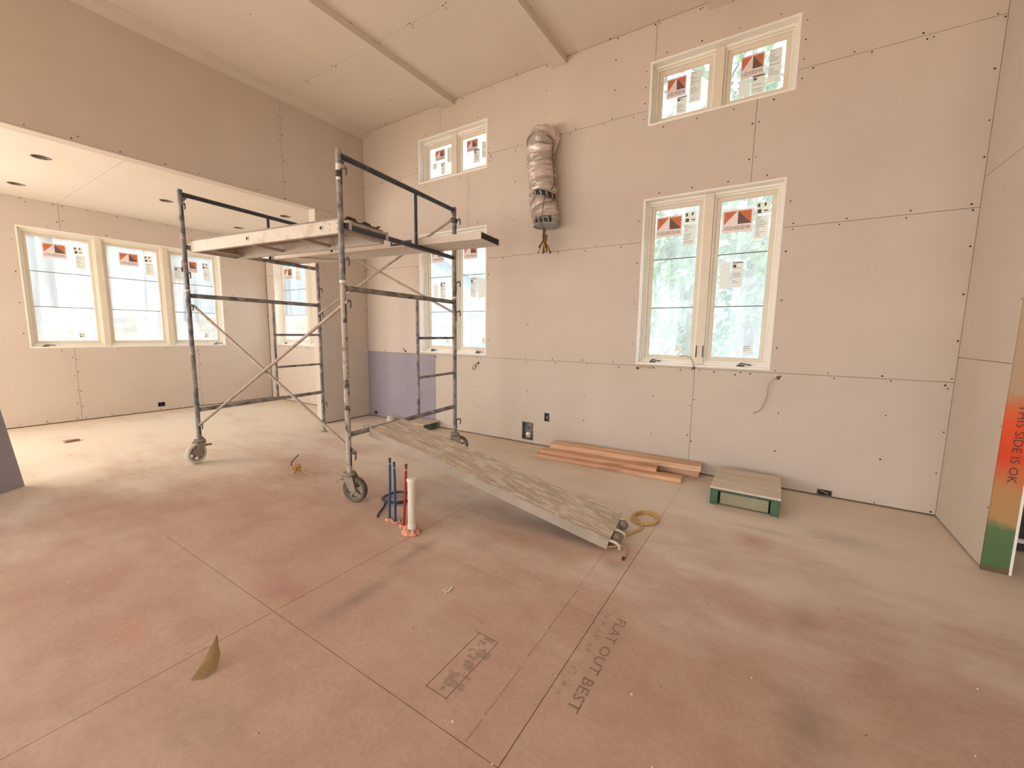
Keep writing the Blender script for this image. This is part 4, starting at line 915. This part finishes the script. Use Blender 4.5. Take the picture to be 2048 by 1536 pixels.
# curled brown cardboard offcut
rows = [((-1.768, 0.540, 0.002), (-1.728, 0.612, 0.014)), ((-1.775, 0.568, 0.020), (-1.735, 0.622, 0.030)), ((-1.775, 0.590, 0.048), (-1.742, 0.632, 0.055)), ((-1.772, 0.608, 0.080), (-1.752, 0.632, 0.084)), ((-1.766, 0.622, 0.108), (-1.757, 0.634, 0.110)), ((-1.762, 0.630, 0.128), (-1.760, 0.632, 0.130))]
vs = []; b0 = Vector((-1.75, 0.58, 0))
for a, b in rows:
    a, b = Vector(a), Vector(b); m_ = (a + b) / 2 + Vector((0.012, -0.008, -0.004)) * ((b - a).length / 0.08)
    for p in (a, m_, b): vs.append(p - b0)
o_ = len(vs); vs += [v + Vector((-0.0012, 0.001, 0.0012)) for v in vs]; fs = []
for r in range(5):
    for c in range(2):
        i = r * 3 + c; fs += [(i, i + 1, i + 4, i + 3), (o_ + i, o_ + i + 3, o_ + i + 4, o_ + i + 1)]
    fs += [(r * 3, r * 3 + 3, o_ + r * 3 + 3, o_ + r * 3), (r * 3 + 2, o_ + r * 3 + 2, o_ + r * 3 + 5, r * 3 + 5)]
fs += [(0, o_, o_ + 1, 1), (1, o_ + 1, o_ + 2, 2)]
cb = MB().add(vs, fs).build('cardboard_scrap', 'cardboard', None, True, tuple(b0)); tag(cb, 'curled pointed brown cardboard scrap standing on the foreground floor', 'scrap')
bs = MB().bbox(-0.03, 0.03, -0.065, 0.065, 0, 0.022, 0.006).build('wood_offcut', 'brick_scrap', None, False, (-6.80, 1.177, 0.0005), (0, 0, 0.15)); tag(bs, 'small brown offcut on the floor below the three-part window', 'scrap')
ps = thing('paper_scrap', 'torn pinkish paper scraps on the floor in front of the drain pipe', 'scrap', (-1.335, 1.489, 0))
for k in range(5):
    a = random.uniform(0, 6.28); L_ = random.uniform(0.02, 0.045); e = Vector((math.cos(a), math.sin(a), 0)); q = Vector((-e.y, e.x, 0)) * 0.007; c = Vector((random.uniform(-0.015, 0.015), random.uniform(-0.02, 0.02), 0.002))
    z1 = Vector((0, 0, random.uniform(0.0, 0.025)))
    MB().hexa([c - q, c + q, c + e * L_ + q * 0.6 + z1, c + e * L_ - q * 0.3 + z1], [p + Vector((0, 0, 0.001)) for p in (c - q, c + q, c + e * L_ + q * 0.6 + z1, c + e * L_ - q * 0.3 + z1)]).build('paper_strip', 'paper_scrap', ps)
mb = MB()
for k in range(150):
    x, y_ = random.uniform(-5.2, 1.0), random.uniform(0.3, 4.1); s = random.uniform(0.002, 0.006)
    mb.add([(x - s, y_, 0.0003), (x + s * 0.3, y_ - s, 0.0003), (x + s, y_ + s * 0.4, 0.0003), (x, y_ + s * 0.2, s * 0.9)], [(0, 1, 3), (1, 2, 3), (2, 0, 3)])
cr = stuff(mb.build('floor_crumbs', 'paper_scrap')); cr['label'] = 'tiny plaster crumbs scattered over the subfloor'; cr['category'] = 'crumbs'
mb = MB()
for k in range(110):
    x, y_ = random.uniform(-5.2, 1.0), random.uniform(0.3, 4.1); s = random.uniform(0.002, 0.005)
    mb.add([(x - s, y_, 0.0003), (x + s * 0.3, y_ - s, 0.0003), (x + s, y_ + s * 0.4, 0.0003), (x, y_ + s * 0.2, s * 0.5)], [(0, 1, 3), (1, 2, 3), (2, 0, 3)])
cr = stuff(mb.build('dark_floor_specks', 'osb_line')); cr['label'] = 'tiny dark debris specks scattered over the subfloor'; cr['category'] = 'debris'

# ------------------------------------------------------------------ outdoors
def grid_ground():
    mb = MB(); n = 40; xs = [-60 + 90 * i / n for i in range(n + 1)]; ys = [-25 + 85 * j / n for j in range(n + 1)]
    def hgt(x, y):
        a = max(0.0, (-x - 12) / 14); b = max(0.0, (y - 12) / 30)
        return -0.75 + 2.9 * min(1, a) ** 1.2 * (1 if x < -12 else 0) + 1.4 * min(1, b) + 0.12 * math.sin(x * 1.3 + y) * math.cos(y * 0.9)
    vs = [(x, y, hgt(x, y)) for x in xs for y in ys]; m = n + 1
    mb.add(vs, [(i * m + j, (i + 1) * m + j, (i + 1) * m + j + 1, i * m + j + 1) for i in range(n) for j in range(n)])
    return mb.build('ground', 'dirt', None, True), hgt
gr, HG = grid_ground(); struct(gr)
mb = MB(); n = 48     # wooded slope that closes the view behind the trees
for k in range(n + 1):
    a = math.radians(70 + 135 * k / n); r0, r1 = 38 + 3 * math.sin(k * 0.9), 52
    for r_, z_ in ((r0, 0.0), (r0 + 2, 5 + 1.2 * math.sin(k * 1.7)), (r0 + 7, 10 + 1.5 * math.sin(k * 1.1)), (r1, 13 + 2.0 * math.sin(k * 0.8) + random.uniform(-1, 1))): mb.v.append((r_ * math.cos(a), r_ * math.sin(a), z_))
for k in range(n):
    for j in range(3): mb.f.append((k * 4 + j, k * 4 + 4 + j, k * 4 + 5 + j, k * 4 + 1 + j)); mb.m.append(0)
struct(mb.build('wooded_slope', 'hazy_wood', None, True))
def tree(x, y, h, rad, crown_r, label_, leaf, bark='bark', nleaf=900, crown_lo=0.35, lean=0.0):
    z = HG(x, y) - 0.15; t = thing('tree', label_, 'tree', (x, y, z), group='trees outside the windows')
    tr_ = spline([(0, 0, 0), (lean * 0.3, 0.1, h * 0.35), (lean * 0.7, -0.1, h * 0.7), (lean, 0, h)], 4); k = len(tr_)
    mb = MB().tube(tr_, rad, 9, True, [rad * (1.25 - 1.0 * i / k) for i in range(k)])
    for b in range(7):
        i = random.randint(k // 3, k - 2); p = tr_[i]; a = random.uniform(0, 6.28); l = crown_r * random.uniform(0.5, 0.95)
        mb.tube([p, p + Vector((math.cos(a) * l * 0.5, math.sin(a) * l * 0.5, l * 0.25)), p + Vector((math.cos(a) * l, math.sin(a) * l, l * 0.6))], 0.05, 5, True, [rad * 0.35, rad * 0.22, rad * 0.08])
    mb.build('trunk', bark, t, True)
    fb = MB()
    cl = [(random.uniform(-1, 1) * crown_r * 0.8 + lean * 0.5, random.uniform(-1, 1) * crown_r * 0.8, h * random.uniform(crown_lo, 1.05), random.uniform(0.35, 0.8) * crown_r * 0.75) for _ in range(11)]
    for q in range(nleaf):
        c = random.choice(cl); dv = Vector((random.gauss(0, 1), random.gauss(0, 1), random.gauss(0, 0.7))); dv = dv.normalized() * c[3] * random.uniform(0.3, 1.0)
        p = Vector(c[:3]) + dv; s = random.uniform(0.09, 0.20); n_ = Vector((random.gauss(0, 1), random.gauss(0, 1), random.gauss(0, 1))).normalized(); a = n_.orthogonal().normalized() * s; b = n_.cross(a) * 0.7
        fb.add([p - a, p - b * 0.8, p + a, p + b * 0.8], [(0, 1, 2, 3)])
    stuff(fb.build('foliage', leaf, t)); return t
TR = [(-21.5, 3.1, 11, .20, 2.3, 'pale slim tree outside the left pane of the nook window', 'leaf_b', 'bark_pale', .35), (-19.0, 3.9, 12, .24, 1.6, 'pale leaning trunk behind the left sticker of the nook window', 'leaf_a', 'bark_pale', .6),
      (-23.5, 5.4, 13, .28, 2.8, 'thick pale trunk right in the left pane of the nook window', 'leaf_b', 'bark_pale', .45), (-22.0, 6.6, 12, .18, 2.0, 'slim trunk at the left of the middle nook pane', 'leaf_a', 'bark_pale', .5),
      (-24.0, 8.6, 13, .26, 2.6, 'tree behind the middle nook pane', 'leaf_b', 'bark', .5), (-21.0, 9.3, 12, .16, 1.8, 'slim pale trunk near the right nook pane', 'leaf_a', 'bark_pale', .55),
      (-25.0, 12.0, 13, .25, 3.0, 'grey tree seen through the right nook pane', 'leaf_a', 'bark', .4), (-27.0, 4.5, 14, .22, 3.0, 'tree standing deeper in the wood behind the dirt bank', 'leaf_a', 'bark', .35),
      (-28.0, 9.5, 14, .22, 3.0, 'tree deep in the wood behind the middle pane', 'leaf_b', 'bark', .35), (-27.0, 15.0, 14, .24, 3.2, 'far tree right of the wood behind the bank', 'leaf_a', 'bark', .3),
      (-3.7, 12.5, 9, .17, 2.1, 'leafy tree filling the left pane of the larger lower window', 'leaf_b', 'bark', .12), (-2.6, 15.5, 11, .20, 2.8, 'leafy tree behind the right pane of the larger lower window', 'leaf_a', 'bark', .12),
      (-4.8, 17.0, 12, .22, 3.0, 'tall tree left of the larger lower window', 'leaf_a', 'bark', .15), (-0.6, 14.0, 10, .18, 2.3, 'leafy tree right in the larger lower window', 'leaf_b', 'bark', .15),
      (-8.5, 24.0, 13, .25, 3.4, 'tree behind the blue house', 'leaf_a', 'bark', .2), (1.0, 18.0, 12, .2, 3.0, 'tree at the right edge of the larger lower window', 'leaf_a', 'bark', .2)]
for x, y, h, r, cr_, lb, lf, bk, lo in TR: tree(x, y, h, r, cr_, lb, lf, bk, 1500 if x > -10 else 900, lo, random.uniform(-0.8, 0.8))
def gable_house(x, y, w, dpt, h, ridge, label_):
    z = HG(x + w / 2, y) - 0.3; t = thing('house', label_, 'house', (x, y, z))
    MB().add([(0, 0, 0), (w, 0, 0), (w, 0, h), (w / 2, 0, h + ridge), (0, 0, h), (0, dpt, 0), (w, dpt, 0), (w, dpt, h), (w / 2, dpt, h + ridge), (0, dpt, h)],
             [(0, 1, 2, 3, 4), (9, 8, 7, 6, 5), (0, 4, 9, 5), (1, 6, 7, 2)]).build('wrapped_walls', 'house_wrap', t)
    ov = 0.35
    for s in (0, 1):
        xe = -ov if s == 0 else w + ov; ze = h - ov * ridge / (w / 2)
        a = [(xe, -ov, ze), (w / 2, -ov, h + ridge), (w / 2, dpt + ov, h + ridge), (xe, dpt + ov, ze)]
        MB().hexa(a, [(p[0], p[1], p[2] + 0.14) for p in a]).build('roof_slope', 'house_roof', t)
        a = [(xe, -ov - 0.04, ze - 0.05), (w / 2, -ov - 0.04, h + ridge - 0.05), (w / 2, -ov - 0.04, h + ridge + 0.16), (xe, -ov - 0.04, ze + 0.16)]
        MB().hexa(a, [(p[0], p[1] + 0.04, p[2]) for p in a]).build('rake_board', 'house_trim', t)
    MB().box(-0.03, w + 0.03, -0.03, -0.001, h * 0.36, h * 0.40).build('band_board', 'house_trim', t)
    for k in range(3):
        xx = w * (0.2 + 0.3 * k); f = MB().ring(xx - 0.5, xx + 0.5, 0.9, 2.2, 0.08, -0.05, -0.001).build('window_frame', 'house_trim', t)
        MB().box(xx - 0.42, xx + 0.42, -0.02, -0.002, 0.98, 2.12).build('pane', 'house_roof', f)
    return t
for k, (x, y) in enumerate(sorted(((-20.5, 2.2), (-22.8, 4.3), (-20.2, 5.9), (-25.5, 7.3), (-22.6, 7.7), (-19.6, 8.1), (-24.6, 10.2), (-22.3, 10.9), (-26.0, 6.0), (-21.2, 4.7)), key=lambda p: -p[1] / p[0])):
    tree(x, y, random.uniform(9, 13), random.uniform(0.07, 0.15), 1.3, ('slim bare-stemmed tree number %s from the left in the wood behind the dirt bank' % ['one', 'two', 'three', 'four', 'five', 'six', 'seven', 'eight', 'nine', 'ten'][k]), 'leaf_b', 'bark_pale', 260, 0.55, random.uniform(-0.9, 0.9))
gable_house(-17.5, 14.0, 6.4, 7.0, 4.3, 1.7, 'blue-wrapped gabled house seen through the left lower window')
gable_house(-2.2, 21.0, 7.5, 7.0, 4.6, 2.1, 'blue-wrapped house behind the trees in the larger lower window')
ex = thing('orange_machine', 'orange machine standing by the wood behind the right nook pane', 'machine', (-18.3, 9.05, HG(-18.3, 9.05)))
MB().bbox(-0.6, 0.6, -0.4, 0.4, 0.25, 0.8, 0.05).build('body', 'machine_orange', ex); MB().bbox(-0.35, 0.25, -0.35, 0.35, 0.8, 1.45, 0.05).build('cab', 'machine_orange', ex)
MB().bbox(-0.8, 0.8, -0.5, -0.25, 0.0, 0.28, 0.08).bbox(-0.8, 0.8, 0.25, 0.5, 0.0, 0.28, 0.08).build('tracks', 'house_roof', ex)
